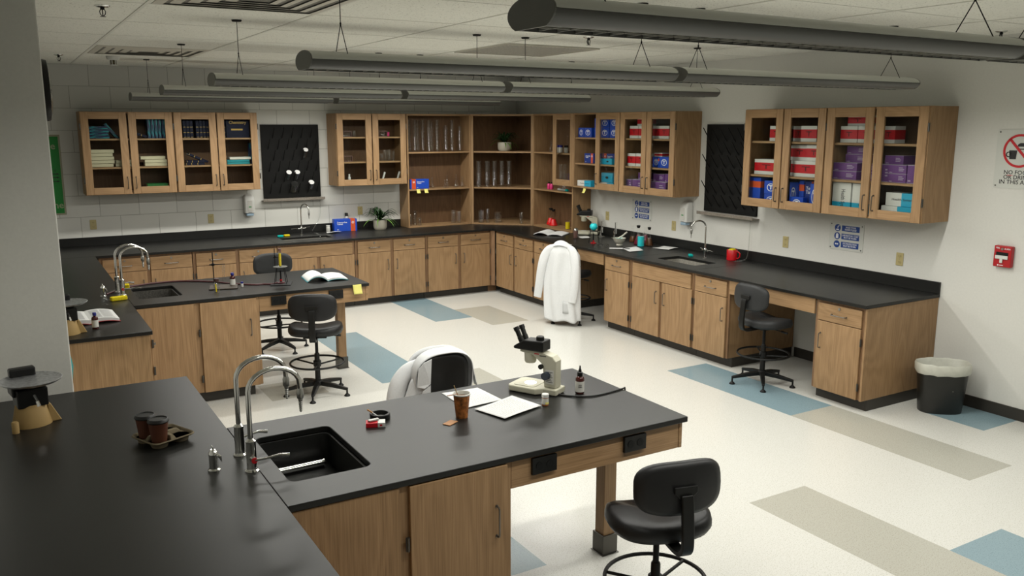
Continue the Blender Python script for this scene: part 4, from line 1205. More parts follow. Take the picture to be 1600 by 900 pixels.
def microscope(label, loc, rz, lit=True):
    """stereo microscope; arm at local +X end, eyepieces over -X... front = -X"""
    t = thing('microscope', label, 'microscope', loc, rz, 'cream stereo microscopes')
    o = [(-.175,-.075),(-.155,-.10),(.02,-.10),(.055,-.06),(.135,-.06),(.14,-.055),(.14,.055),(.135,.06),(.055,.06),(.02,.10),(-.155,.10),(-.175,.075)]
    MB().prism(o, .004, .040).build('base', CREAM, t, smooth=0, bevel=.006)
    MB().prism([(x*.93-.003,y*.9) for x,y in o], 0, .004).build('base_foot', BLACK, t, smooth=0)
    MB().prism(rrect(-.145,.000,-.075,.075,.02,4), .0402,.0425).build('stage', CREAM, t, smooth=0)
    b = MB(); b.lathe([(.035,.0426),(.035,.0436)],30,(-.065,0,0)); b.build('stage_lamp' if lit else 'stage_glass', GLOW if lit else LABELM, t)
    # column and arm
    MB().prism([(.045,.041),(.125,.041),(.125,.205),(.100,.232),(.020,.252),(-.12,.252),(-.12,.236),(-.03,.225),(.035,.175)], -.035,.035,'y').build('arm', CREAM, t, smooth=0, bevel=.006)
    MB().prism([(.050,.052),(.118,.052),(.118,.165),(.050,.165)][:0] or [(.056,.065),(.112,.065),(.112,.150),(.056,.150)], -.0365,-.0355,'y').build('data_label', LABELM, t, smooth=0)
    b = MB()
    for k in range(7): b.box(.062,.106-.006*(k%3),-.0372,-.0365,.075+.010*k,.078+.010*k)
    b.build('label_print', INK, t, smooth=0)
    b = MB().box(-.02,.012,-.0362,-.035,.234,.240); b.build('red_marking', REDC, t, smooth=0)
    MB().box(.016,.06,-.0362,-.035,.226,.231).build('grey_marking', INK, t, smooth=0)
    for s in (-1,1):
        MB().rod((.065,s*.036,.115),(.065,s*.065,.115),.024,.023,20).build('focus_knob', BLACK if s > 0 else plain('blue_grey_knob',(.02,.03,.045),.4), t)
        MB().rod((.03,s*.036,.165),(.03,s*.052,.165),.015,n=16).build('zoom_knob', BLACK, t)
    MB().lathe([(.030,.170),(.036,.180),(.038,.236)],28,(-.066,0,0)).build('objective_housing', CREAM, t)
    # black head
    MB().prism([(-.155,.2525),(-.16,.268),(-.09,.312),(.045,.318),(.045,.2535)], -.050,.050,'y').build('viewing_head', BLACK, t, smooth=0, bevel=.008)
    MB().lathe([(.024,.3165),(.024,.333),(.020,.338),(.012,.336),(0,.336)],24,(.0,0,0)).build('camera_port', BLACK, t)
    for s in (-1,1):
        a = Vector((-.105,s*.026,.285)); d = Vector((-.42,s*.06,.90)).normalized()
        b = MB().tube([a, a+d*.045, a+d*.046, a+d*.085, a+d*.086, a+d*.108],[.017,.017,.0145,.0145,.0175,.017],20)
        b.build('eyepiece', BLACK, t)
    return t
ms = microscope('cream stereo microscope with lit stage on the near bench', (-4.43,-7.612,H), R(-62))
ms.scale = (.91,.91,.91)
microscope('cream stereo microscope on the side worktop beside the open book', (-.175,-2.155,H), R(-48), False)
o = MB().tube(smooth_path([(-4.405,-7.70,H+.018),(-4.38,-7.745,H+.006),(-4.33,-7.80,H+.0055),(-4.25,-7.845,H+.0055),(-4.16,-7.845,H+.0055),(-4.03,-7.825,H+.0055),(-4.008,-7.82,H+.002),(-4.006,-7.818,H-.06)],6),.0048,8).build('power_cord', BLACK)
tag(o, 'black cord from the lit microscope running over the bench edge', 'cord')
t = thing('pill_bottle', 'small amber pill bottle with white cap beside the lit microscope', 'pill bottle', (-4.538,-7.832,H))
MB().lathe([(.0155,0),(.017,.002),(.017,.044)],22).build('bottle', AMBERP, t)
MB().lathe([(.0174,.008),(.0174,.040)],22,caps=False).build('label', LABELM, t)
MB().prism([(-.010,.010),(.010,.010),(.010,.020),(-.010,.020)],-.0182,-.0172,'y').build('yellow_stripe', YELLOWN, t, smooth=0)
MB().lathe([(.0185,.044),(.0188,.046),(.0188,.060),(.017,.062)],22).build('cap', WHITEP, t)
t = thing('dropper_bottle', 'brown dropper bottle with white label on the near bench end', 'dropper bottle', (-4.267,-7.757,H), R(-30))
MB().lathe([(.022,0),(.024,.003),(.024,.082),(.020,.092),(.012,.098)],26).build('bottle', AMBERG, t)
MB().lathe([(.0245,.012),(.0245,.070)],26,caps=False).build('label', LABELM, t)
lettering('DEV\n50ML', .010, INK, t, (0,-.0252,.046))
MB().lathe([(.014,.096),(.015,.098),(.015,.118),(.010,.121)],18).build('collar', BLACK, t)
MB().lathe([(.0085,.12),(.0085,.130),(.005,.138),(.0035,.155)],14).build('rubber_bulb', BLACK, t)
# tube lying in the near sink
t = thing('measuring_cylinder', 'glossy measuring cylinder lying in the near bench sink', 'measuring cylinder', (-5.765,-7.625,H-.174), R(2))
MB().rod((-.16,0,.022),(.10,0,.022),.0185,n=22).build('tube', CHROME, t)
MB().rod((.10,0,.022),(.108,0,.022),.0215,n=22).build('foot', CHROME, t)
# sticky notes
def note(label, loc, rz, group=None, w=.055, curl=.016):
    o = MB().grid(lambda u,v: (w*(u-.5)+.006*v, -curl*v*v-.001, -w*1.05*v), 5, 6).build('sticky_note', YELLOWN, solid=.0006, loc=loc, rz=rz)
    return tag(o, label, 'sticky note', group)
note('yellow sticky note curling off the far peninsula bench edge', (-4.145,-4.060,H-.003), 0, w=.082)
note('yellow sticky note on the bookcase shelf edge, directly under the blue tablet box', (-1.80,-.302,1.449), 0, 'sticky notes on the shelf edge')
note('yellow sticky note on the bookcase shelf edge, the one nearer the glass flasks', (-1.68,-.302,1.449), 0, 'sticky notes on the shelf edge')
note('yellow sticky note curling under the open-doored wall cabinet', (-.405,-2.37,1.537), RB, curl=.03)

# ------------------------------------------------------------------ open books
def open_book(label, loc, rz, w=.21, h=.28, cover=TEALBK, lift=.05, txt=True, th=.016):
    """spine along local Y"""
    t = thing('open_book', label, 'open book', loc, rz, 'books lying open')
    def pg(s, k):
        def fn(u, v):
            x = s*w*u
            arch = (lift if s < 0 else .014)*math.sin(PI*min(1,u*1.02))**.8*(1 if s > 0 else 1)
            return (x, (v-.5)*h, .004+arch+k*(th*(1-.35*u)))
        return fn
    for s in (-1,1):
        b = MB()
        top, bot = pg(s,1), pg(s,0)
        n = 12
        L = []
        for v in (0,1):
            L.append([top(i/n,v) for i in range(n+1)]+[bot(i/n,v) for i in range(n,-1,-1)])
        b.loft(L); o = b.build('page_block', PAPER if s*0+1 and not cover is None else PAGES, t, smooth=50)
        if txt:
            q = MB(); rnd = random.Random(5+s)
            for k in range(20):
                v0 = .08+.84*k/20; L1 = rnd.uniform(.82,.9)
                for (u0,u1) in ((.12,.46),(.5,L1)) if s else ():
                    n2 = 4
                    for i in range(n2):
                        a, c = u0+(u1-u0)*i/n2, u0+(u1-u0)*(i+1)/n2
                        A = [top(a,v0),top(c,v0),top(c,v0+.010),top(a,v0+.010)]
                        q.f([q.v((x,y,z+.0012)) for x,y,z in A])
            q.build('printed_lines', GREYINK, o, smooth=0)
    b = MB()
    for s in (-1,1):
        f = pg(s,0)
        n = 12
        L = []
        for v, e in ((0,-.006),(1,.006)):
            a1 = [f(i/n,v) for i in range(n+1)]
            a1 = [(x*1.03, y+e, z) for x,y,z in a1]
            L.append(a1+[(x,y,z-.003) for x,y,z in a1[::-1]])
        b.loft(L)
    b.build('cover', cover or PAGES, t, smooth=50)
    return t
open_book('open book with teal cover on the far peninsula bench', (-4.305,-3.63,H), R(-14)+R(7), .185, .31, TEALBK, .045, False)
open_book('open book lying on the side worktop in front of the bookcase', (-.62,-1.93,H), R(-52), .20, .30, NAVYBK, .030, False)
open_book('thick open printed book beside the half hidden scale', (-6.40,-4.42,H), R(2), .20, .36, REDD, .012, True, .028)

# ------------------------------------------------------------------ bottles, jars, glassware
def bottle(label, loc, r, h, body, cap, neck=.4, name='bottle', cat='bottle', label_m=LABELM, group=None, rz=0):
    t = thing(name, label, cat, loc, rz, group)
    MB().lathe([(r*.93,0),(r,.003),(r,h*.66),(r*.8,h*.74),(r*neck,h*.78),(r*neck,h*.84)],22).build('bottle_body', body, t)
    if label_m: MB().lathe([(r*1.02,h*.12),(r*1.02,h*.55)],22,caps=False).build('label', label_m, t)
    MB().lathe([(r*(neck+.18),h*.82),(r*(neck+.18),h*.98),(r*(neck+.08),h)],18).build('cap', cap, t)
    return t
bottle('brown bottle with blue cap standing by the thick open book', (-6.372,-4.763,H), .022, .118, AMBERG, BLUECAP)
bottle('brown bottle with blue cap standing behind the ring stand', (-5.141,-3.575,H), .024, .122, AMBERG, BLUECAP)
def jar(label, loc, r, h, body, cap, group=None, name='jar'):
    t = thing(name, label, 'jar', loc, 0, group)
    MB().lathe([(r*.95,0),(r,.003),(r,h*.66),(r*.85,h*.72)],20).build('jar_body', body, t)
    MB().lathe([(r*.95,h*.70),(r*.95,h*.98),(r*.88,h)],20).build('lid', cap, t)
    return t
jar('tiny white jar with blue lid beside the brown bottle', (-5.077,-3.650,H), .013, .045, LABELM, BLUECAP)
def beaker(label, loc, r, h, group=None, liq=None, lh=.4, mat=GLASS, name='beaker', spout=True):
    t = thing(name, label, name.replace('_',' '), loc, random.uniform(0,6), group)
    if liq: mat = GLASSC
    MB().lathe([(0,.0006),(r*.95,0),(r,.004),(r,h-.004),(r*1.06,h),(r*1.02,h),(r*.95,h-.005),(r*.95,.006),(0,.004)],24,caps=False).build('glass_body', mat, t)
    if liq: MB().lathe([(0,.005),(r*.93,.006),(r*.93,h*lh),(0,h*lh)],20).build('liquid', liq, t)
    return t
def flask(label, loc, r, h, group=None, liq=None, lh=.45, stopper=False, round_=False):
    t = thing('flask', label, 'flask', loc, random.uniform(0,6), group)
    nr = r*.32
    if round_:
        pr = [(.0,0)]+[(r*math.sin(PI*k/12), r-r*math.cos(PI*k/12)) for k in range(1,11)]
        pr = [p for p in pr if not (p[1] > r and p[0] < nr)]+[(nr,2*r*.97),(nr,h-.004),(nr*1.25,h)]
    else:
        pr = [(0,.0005),(r*.95,0),(r,.006),(r*.97,.012),(nr,h*.62),(nr,h-.004),(nr*1.25,h),(nr*1.05,h)]
    MB().lathe(pr,24,caps=False).build('glass_body', GLASSC if liq else GLASS, t)
    if liq:
        if round_:
            zt = 2*r*lh*1.1; q = [(.0,.002)]+[(r*.96*math.sin(PI*k/12), r-r*.96*math.cos(PI*k/12)) for k in range(1,12) if r-r*.96*math.cos(PI*k/12) < zt]
            q += [(math.sqrt(max(0,(r*.96)**2-(zt-r)**2)), zt),(0,zt)]
        else:
            zt = h*lh; q = [(0,.003),(r*.94,.004),(r*.94,.012),(r*.97+(nr-r*.97)*(zt-.012)/(h*.62-.012)-.002,zt),(0,zt)]
        MB().lathe(q,22,caps=False).build('liquid', liq, t)
    if stopper: MB().lathe([(nr*.9,h-.01),(nr*1.1,h+.002),(nr*1.3,h+.004),(nr*1.3,h+.02),(nr,h+.022)],16).build('stopper', BLACK, t)
    return t
def cylinder(label, loc, r, h, group=None):
    t = thing('glass_cylinder', label, 'glass cylinder', loc, random.uniform(0,6), group)
    MB().lathe([(r*1.35,0),(r*1.4,.004),(r*1.1,.010),(r,.016),(r,h-.004),(r*1.18,h),(r*1.1,h+.001),(r*.93,h-.006),(r*.93,.02),(0,.018)],20,caps=False).build('glass_body', GLASS, t)
    b = MB()
    for k in range(8): b.tube([(r*1.015*math.cos(a),r*1.015*math.sin(a),.04+(h-.06)*k/8) for a in [PI*1.1+.10*j for j in range(5 if k%2 else 9)]],.0005,4)
    b.build('graduation_marks', WHITEINK, t)
    return t
# bookcase top: tall glass
TG = 'tall glass cylinders on the top bookcase shelf'
for k,(x,h,y) in enumerate(((-1.85,.44,-.13),(-1.80,.445,-.23),(-1.74,.44,-.17),(-1.64,.445,-.14),(-1.59,.44,-.24),(-1.515,.42,-.16),(-1.42,.445,-.15),(-1.275,.37,-.14),(-1.185,.445,-.16),(-1.045,.36,-.13))):
    cylinder('tall graduated glass cylinder, number %s of ten counted from the glassware cabinet side' % ('one two three four five six seven eight nine ten'.split()[k]), (x,y,1.9665), .030, h, TG)
FG = 'small conical flasks beside the blue tablet box'
for (x,h,y,d) in ((-1.51,.15,-.16,'next to the blue tablet box'),(-1.33,.115,-.20,'short, third shelf position from the box, front'),(-1.265,.18,-.14,'tall one in the middle of the shelf'),(-1.16,.10,-.20,'smallest, before the second tall flask'),(-1.11,.185,-.13,'tall one near the corner unit'),(-1.02,.145,-.15,'closest to the corner unit')):
    flask('clear conical flask on the middle bookcase shelf, '+d, (x,y,1.4495), .036 if h > .12 else .026, h, FG)
BG = 'beakers on the lowest bookcase shelves'
LZ0 = H+.0215
for (x,y,r,h,d) in ((-1.865,-.17,.022,.15,'narrow, against the bookcase side near the plant'),(-1.79,-.15,.036,.20,'tallest of the group by the plant side'),(-1.755,-.23,.028,.11,'short, in front of the tall one'),(-1.18,-.16,.036,.18,'nested behind near the corner post'),(-1.11,-.20,.036,.165,'in front near the corner post')):
    beaker('clear glass beaker on the lowest bookcase shelf, '+d, (x,y,LZ0), r, h, BG)
TG2 = 'tall glass tubes on the corner bookcase middle shelf'
for k,(x,y) in enumerate(((-.86,-.36),(-.74,-.40),(-.63,-.42),(-.53,-.46),(-.43,-.50))):
    cylinder('tall glass tube on the corner bookcase middle shelf, number %s from the flask side' % ('one two three four five'.split()[k]), (x,y,1.4495), .036, .375, TG2)
for (x,y,r,h,d) in ((-.83,-.36,.045,.175,'widest, at the back left by the post'),(-.74,-.40,.026,.195,'narrow tall middle one'),(-.60,-.46,.055,.155,'stout lidded-looking one in the centre'),(-.40,-.80,.028,.16,'narrow one against the far post')):
    beaker('clear glass beaker in the corner bookcase bottom, '+d, (x,y,LZ0), r, h, 'beakers in the corner bookcase')
# right bookcase
flask('clear flask on the upper shelf of the side bookcase, beside the swung door', (-.18,-1.235,1.9665), .035, .16)
flask('red filled flask in the side bookcase, the one deeper in', (-.085,-1.10,LZ0), .066, .215, 'flasks filled with red liquid', REDLIQ, .44, True)
flask('red filled flask in the side bookcase, the one nearer the front', (-.13,-1.235,LZ0), .066, .21, 'flasks filled with red liquid', REDLIQ, .44, True)
beaker('beaker of yellow liquid on the lowest shelf of the side bookcase', (-.20,-1.70,LZ0), .036, .125, None, YELLIQ, .78)
for y,d in ((-1.22,'beside the shelf post'),(-1.29,'nearer the swung door')):
    bottle('small bottle of pink liquid, black cap, '+d, (-.20,y,1.4495), .024, .10, PINKLIQ, BLACK, label_m=None, group='pink bottles on the shelf')
for y,c,d in ((-1.43,BLUECAP,'first seen through the swung door'),(-1.51,BLUECAP,'second seen through the swung door'),(-1.64,BLACK,'with black dropper, seen through the swung door')):
    jar('small white labelled jar '+d, (-.2,y,1.9665), .030, .10, LABELM, c, 'labelled jars behind the swung door')
for y,d in ((-1.45,'slimmer'),(-1.55,'broader, with thick base')):
    cylinder('glass cylinder seen through the swung door pane, '+d, (-.16,y,1.4495), .026 if y > -1.5 else .036, .36, 'glass cylinders behind the swung door')
t = thing('test_tube', 'test tube with turquoise stopper lying on the shelf edge', 'test tube', (-.25,-1.63,1.4665), RB)
MB().rod((-.10,0,0),(.09,0,0),.015,n=18).build('tube', plain('milky_tube',(.40,.42,.39),.3), t)
MB().rod((.09,0,0),(.135,0,0),.0165,n=18).build('stopper', TSPONGE, t)
# ------------------------------------------------------------------ plants
def plant(label, loc, r, ph, n, spread, up, seed):
    t = thing('potted_plant', label, 'potted plant', loc, 0, 'spider plants in ivory pots')
    MB().lathe([(r*.80,0),(r*.84,.004),(r,ph*.25),(r*1.02,ph*.9),(r*1.0,ph),(r*.92,ph),(r*.90,ph*.85),(0,ph*.85)],32,caps=False).build('pot', POTM, t)
    MB().lathe([(0,ph*.87),(r*.9,ph*.86)],20,caps=False).build('soil', SOIL, t)
    rnd = random.Random(seed)
    for nm, mt, m in (('dark_leaves', LEAFD, n), ('light_leaves', LEAFL, 8)):
        b = MB()
        for k in range(m):
            a = rnd.uniform(0,2*PI); L = spread*rnd.uniform(.65,1.1); hgt = up*rnd.uniform(.35,1.0)
            if nm == 'light_leaves': hgt = up*rnd.uniform(.05,.25); L = spread*rnd.uniform(.85,1.15)
            c, s = math.cos(a), math.sin(a); w = .0085*rnd.uniform(.8,1.3)
            prev = None
            for i in range(9):
                q = i/8; rr = L*q**.9; z = ph*.9+hgt*math.sin(PI*min(1,q*.72+.02))*1.1 - (.10*q**3 if nm == 'light_leaves' else .02*q**3)
                ww = w*(1-q**3)*(.6+.8*min(1,q*3)); 
                cur = [b.v((c*rr-s*ww, s*rr+c*ww, z+.003)), b.v((c*rr, s*rr, z)), b.v((c*rr+s*ww, s*rr-c*ww, z+.003))]
                if prev:
                    b.f([prev[0],prev[1],cur[1],cur[0]]); b.f([prev[1],prev[2],cur[2],cur[1]])
                prev = cur
        b.build(nm, mt, t, smooth=60)
    return t
plant('spider plant in ivory pot on the worktop beside the bookcase', (-2.361,-.235,H), .094, .135, 46, .25, .17, 3)
plant('spider plant in ivory pot on the corner bookcase top shelf', (-.47,-.44,1.9665), .10, .125, 46, .25, .15, 9)

# ------------------------------------------------------------------ back worktop things
def tablet_box(label, loc, rz, w, h, d, mat=BLUEBOX, band_right=True):
    t = thing('tablet_box', label, 'box', loc, rz, 'blue tablet boxes with orange band')
    MB().box(0,w,0,d,0,h).build('carton', mat, t, smooth=0, bevel=.002)
    a, c = (w*.72,w*.92) if band_right else (w*.08,w*.30)
    MB().box(a,c,-.0008,d+.0008,-.0,h+.0008).build('orange_band', ORANGE, t, smooth=0)
    x = w*.12 if band_right else w*.36
    lettering('Tetracycline\nTablets', h*.17, WHITEINK, t, (x,-.0012,h*.66), align='LEFT', spacing=.85)
    lettering('50', h*.12, WHITEINK, t, (x,-.0012,h*.14), align='LEFT')
    b = MB(); annulus(b, h*.06,h*.10,-.0014,-.0008,(a+c)/2,h*.72,16); b.build('round_mark', WHITEINK, t, smooth=0)
    return t
tablet_box('blue tablet box with orange band on the worktop by the plant', (-3.00,-.17,H), R(-6), .315, .165, .12)
tablet_box('blue tablet box on the middle bookcase shelf, orange band at its outer end', (-1.90,-.255,1.4495), 0, .29, .135, .12, BLUEBOX, False)
bottle('white squat bottle beside the blue tablet box', (-3.075,-.13,H), .028, .088, LABELM, WHITEP, .8, label_m=None)
bottle('small white bottle with black cap behind the blue tablet box', (-2.775,-.035,H), .024, .235, LABELM, BLACK, .75, label_m=None)
o = sheet('crumpled_paper', 'crumpled white paper before the blue tablet box', [(-3.16,-.33),(-2.95,-.31),(-2.97,-.22),(-3.13,-.21)], amp=.018)
def sponge(label, loc, rz, mat, s=(.075,.045,.026)):
    o = MB().box(-s[0]/2,s[0]/2,-s[1]/2,s[1]/2,0,s[2]).build('sponge', mat, smooth=0, bevel=.009, loc=loc, rz=rz)
    tag(o, label, 'sponge', 'bright cleaning sponges')
sponge('turquoise sponge by the block wall sink, touching a yellow one', (-3.80,-.375,H+.0005), R(5), TSPONGE)
sponge('yellow sponge by the block wall sink, touching a turquoise one', (-3.705,-.335,H+.0005), R(15), SPONGE)
sponge('turquoise sponge behind the painted wall sink', (-.365,-4.345,H+.0005), R(60), TSPONGE)
sponge('yellow sponge in front of the far bench faucets', (-6.105,-3.75,H+.0005), R(12), SPONGE, (.13,.05,.035))
sponge('yellow sponge behind the far bench faucets', (-5.985,-3.235,H+.0005), R(0), SPONGE, (.05,.05,.045))

# ------------------------------------------------------------------ far peninsula things
t = thing('ring_stand', 'black ring stand holding a glass tube on the far peninsula bench', 'ring stand', (-5.286,-3.506,H), R(-14))
MB().box(-.04,.20,-.20,.01,0,.012).build('base_plate', plain('dark_brown_plate',(.03,.02,.012),.4), t, smooth=0, bevel=.003)
MB().rod((0,-.04,.012),(0,-.04,.315),.0048,n=10).build('rod', MATTE, t)
MB().box(-.012,.012,-.052,-.028,.195,.215).rod((.0,-.04,.205),(.105,-.075,.21),.004,n=8).rod((-.012,-.04,.205),(-.03,-.04,.205),.006,n=8).build('clamp', MATTE, t, smooth=30)
MB().rod((.09,-.07,.20),(.085,-.072,.015+.04),.011,.010,14).build('glass_tube', GLASS, t)
t = thing('jar', 'clear jar with dark lid and yellow tube before the ring stand', 'jar', (-5.325,-3.79,H), 0)
MB().lathe([(0,.001),(.024,.0),(.025,.004),(.025,.075),(.018,.085),(.018,.095)],22,caps=False).build('glass_body', GLASS, t)
MB().lathe([(.019,.093),(.021,.095),(.021,.118),(.019,.12)],18).build('lid', plain('dark_brown_lid',(.05,.02,.015)), t)
MB().rod((-.006,-.004,.003),(-.010,-.006,.072),.006,n=10).build('yellow_tube', YELLIQ, t)
t = thing('tripod', 'black tripod and gauze carrying the yellow tube on the far bench', 'tripod stand', (-4.735,-3.69,H), R(-22))
MB().box(-.085,.095,-.105,.075,0,.008).build('base_plate', MATTE, t, smooth=0, bevel=.002)
b = MB()
for k in range(4):
    a = PI/4+PI/2*k; b.rod((.075*math.cos(a),.075*math.sin(a),.008),(.045*math.cos(a),.045*math.sin(a),.158),.003,n=8)
b.build('legs', MATTE, t)
MB().lathe([(.0,.158),(.062,.158),(.064,.161),(.0,.162)],28).build('gauze_disc', plain('grey_gauze',(.10,.10,.085),.7), t)
MB().rod((-.05,.03,.162),(-.05,.03,.325),.0038,n=8).rod((-.05,.03,.24),(0,0,.245),.003,n=8).rod((-.06,.03,.24),(-.04,.03,.255),.008,n=8).build('rod_and_clamp', MATTE, t)
t = thing('test_tube', 'stoppered tube of yellow liquid clamped above the tripod', 'test tube', (-4.735,-3.69,H+.1625))
MB().lathe([(.008,0),(.0125,.006),(.0125,.145)],16,caps=True).build('glass_body', GLASS, t)
MB().lathe([(.006,.0015),(.0115,.008),(.0115,.12)],16).build('liquid', YELLIQ, t)
MB().lathe([(.013,.14),(.014,.165)],14).build('stopper', TINBROWN, t)
t = thing('bunsen_burner', 'dark red bunsen burner standing under the far bench tripod', 'bunsen burner', (-4.735,-3.69,H+.0085))
MB().lathe([(.034,0),(.034,.008),(.014,.016)],24).build('foot', REDHOSE, t)
MB().lathe([(.007,.014),(.007,.115)],14).build('barrel', MATTE, t)
MB().lathe([(.012,.022),(.012,.036)],14).build('air_collar', REDD, t)
o = MB().tube(smooth_path([(-4.77,-3.69,H+.016),(-4.83,-3.70,H+.010),(-4.89,-3.66,H+.0085),(-4.98,-3.64,H+.0085),(-5.14,-3.47,H+.0085),(-5.26,-3.30,H+.0085),(-5.50,-3.12,H+.0085),(-5.72,-3.10,H+.0085),(-5.90,-3.16,H+.0085),(-6.03,-3.26,H+.0085),(-6.14,-3.42,H+.0085),(-6.17,-3.47,H+.0085)],6),.0075,8).build('gas_hose', REDHOSE)
tag(o, 'dark red rubber hose snaking across the far peninsula bench', 'hose')

# ------------------------------------------------------------------ side worktop things
t = thing('tin_canister', 'small brown canister with domed lid beside the open book', 'canister', (-.544,-2.385,H))
MB().lathe([(.028,0),(.030,.003),(.030,.095)],22).build('body', TINBROWN, t)
MB().lathe([(.0315,.093),(.0315,.105),(.022,.122),(.008,.130)],22).build('domed_lid', STEEL, t)
sheet('paper_slip', 'loose paper slips between canister and burner tripod', [(-.52,-2.50),(-.40,-2.52),(-.36,-2.36),(-.47,-2.34)], amp=.012)
t = thing('tripod', 'black tripod carrying the round cyan flask on the side worktop', 'tripod stand', (-.655,-2.925,H), R(15))
b = MB()
for k in range(3):
    a = PI/2+2*PI/3*k; b.rod((.075*math.cos(a),.075*math.sin(a),0),(.048*math.cos(a),.048*math.sin(a),.150),.0032,n=8)
b.build('legs', MATTE, t)
b = MB(); b.tube([(.05*math.cos(2*PI*k/24),.05*math.sin(2*PI*k/24),.152) for k in range(25)],.0035,6,caps=False); b.build('ring', MATTE, t)
MB().lathe([(0,.1545),(.045,.1545),(.045,.1558),(0,.1558)],20).build('gauze', plain('burnt_gauze',(.04,.04,.035),.8), t)
flask('round flask of cyan liquid standing on the black tripod', (-.655,-2.925,H+.1565), .050, .155, None, CYANLIQ, .80, False, True)
t = thing('bunsen_burner', 'dark red bunsen burner under the round cyan flask', 'bunsen burner', (-.655,-2.925,H+.0005))
MB().lathe([(.036,0),(.036,.008),(.014,.016)],24).build('foot', REDD, t)
MB().lathe([(.007,.014),(.007,.12)],14).build('barrel', MATTE, t)
MB().lathe([(.012,.022),(.012,.036)],14).build('air_collar', REDD, t)
def shiny_stand(label, loc):
    t = thing('burette_stand', label, 'burette stand', loc, R(20), 'shiny glass and chrome stands')
    MB().lathe([(.050,0),(.050,.006),(.012,.012)],24).build('foot', STEEL, t)
    MB().lathe([(.005,.01),(.005,.20)],10).build('rod', CHROME, t)
    MB().lathe([(0,.05),(.012,.05),(.014,.06),(.014,.20),(.018,.205)],16,(.018,0,0)).build('glass_tube', GLASS, t)
    MB().lathe([(.0,.052),(.011,.054),(.011,.12)],14,(.018,0,0)).build('white_core', WHITEP, t)
    MB().rod((-.03,0,.10),(.03,0,.10),.004,n=8).rod((-.02,0,.055),(-.035,0,.02),.005,n=8).rod((-.03,-.02,.0),(-.035,.0,.09),.006,n=8).build('clamp', CHROME, t)
shiny_stand('chrome and glass burette stand directly behind the cyan flask tripod', (-.19,-2.46,H))
shiny_stand('chrome and glass burette stand beneath the outlet, behind the mortar', (-.12,-2.66,H))
t = thing('spectacles', 'black framed safety glasses lying before the mortar', 'glasses', (-.76,-3.27,H), R(-30))
b = MB()
for s in (-1,1):
    b.tube([(s*.034+.026*math.cos(2*PI*k/20),0.004*math.sin(2*PI*k/20),.022+.019*math.sin(2*PI*k/20)) for k in range(21)],.0022,6,caps=False)
    b.tube([(s*.060,0,.03),(s*.066,.02,.028),(s*.060,.12,.010),(s*.05,.14,.003)],.002,6)
b.tube([(-.008,0,.028),(0,0,.031),(.008,0,.028)],.0022,6); b.build('frame', BLACK, t)
t = thing('mortar', 'cream porcelain mortar holding turquoise powder', 'mortar', (-.485,-3.222,H))
MB().lathe([(.038,0),(.040,.006),(.034,.016),(.050,.032),(.068,.058),(.077,.086),(.079,.089),(.073,.089),(.060,.060),(.040,.036),(0,.030)],32,caps=False).build('bowl', CERAM, t)
MB().lathe([(0,.078),(.066,.076)],24,caps=False).build('powder', CYANLIQ, t)
t = thing('pestle', 'cream pestle leaning out of the mortar', 'pestle', (-.485,-3.222,H))
MB().tube([(-.01,.01,.082),(.02,-.03,.115),(.055,-.075,.165)],[.014,.009,.010],14).build('rod', CERAM, t)
beaker('square-looking beaker of bright cyan liquid in front of the wine red flasks', (-.337,-3.445,H), .043, .175, None, CYANLIQ, .70)
flask('stoppered flask of wine red liquid behind the bright cyan beaker', (-.235,-3.27,H), .055, .21, 'flasks of wine red liquid', WINELIQ, .55, True)
flask('flask of wine red liquid nearest the painted wall', (-.115,-3.26,H), .055, .20, 'flasks of wine red liquid', WINELIQ, .55)
flask('flask with a little amber liquid between mortar and wine red flasks', (-.145,-3.05,H), .045, .20, None, AMBERLIQ, .35)
flask('stoppered flask of amber liquid just behind the bright cyan beaker', (-.19,-3.42,H), .050, .20, None, AMBERLIQ, .45, True)
PG = 'blank papers on the side worktop'
sheet('paper_sheet', 'white papers with a pen, below the mortar', [(-.746,-3.753),(-.53,-3.734),(-.42,-3.47),(-.62,-3.46)], group=PG, amp=.01)
o = MB().rod((-.79,-3.43,H+.010),(-.70,-3.57,H+.018),.007,n=10).build('rolled_paper', PAPER); tag(o, 'narrow rolled white paper poking from under the pen papers', 'paper roll')
o = MB().rod((-.69,-3.50,H+.017),(-.64,-3.62,H+.017),.004,n=8).build('pen', BLACK); tag(o, 'black pen lying on white papers by the mortar', 'pen')
sheet('paper_sheet', 'white paper lying alone between flasks and sink', [(-.32,-3.64),(-.26,-3.86),(-.05,-3.80),(-.08,-3.57)], group=PG, amp=.012)
t = thing('mug', 'red mug stuffed with a yellow sponge on the side worktop', 'mug', (-.165,-4.77,H), R(-75))
MB().lathe([(.050,0),(.055,.004),(.056,.112),(.054,.115),(.050,.112),(.049,.012),(0,.010)],32,caps=False).build('cup', REDP, t)
b = MB().tube([(.054,0,.095),(.078,0,.095),(.096,0,.075),(.094,0,.045),(.076,0,.025),(.054,0,.025)],.007,10); b.build('mug_handle', REDP, t)
t2 = MB().box(-.036,.036,-.03,.03,.0,.075).build('sponge', SPONGE, smooth=0, bevel=.012, loc=(-.165,-4.77,H+.050), rz=R(20)); tag(t2, 'yellow sponge stuffed into the red mug', 'sponge', 'bright cleaning sponges')
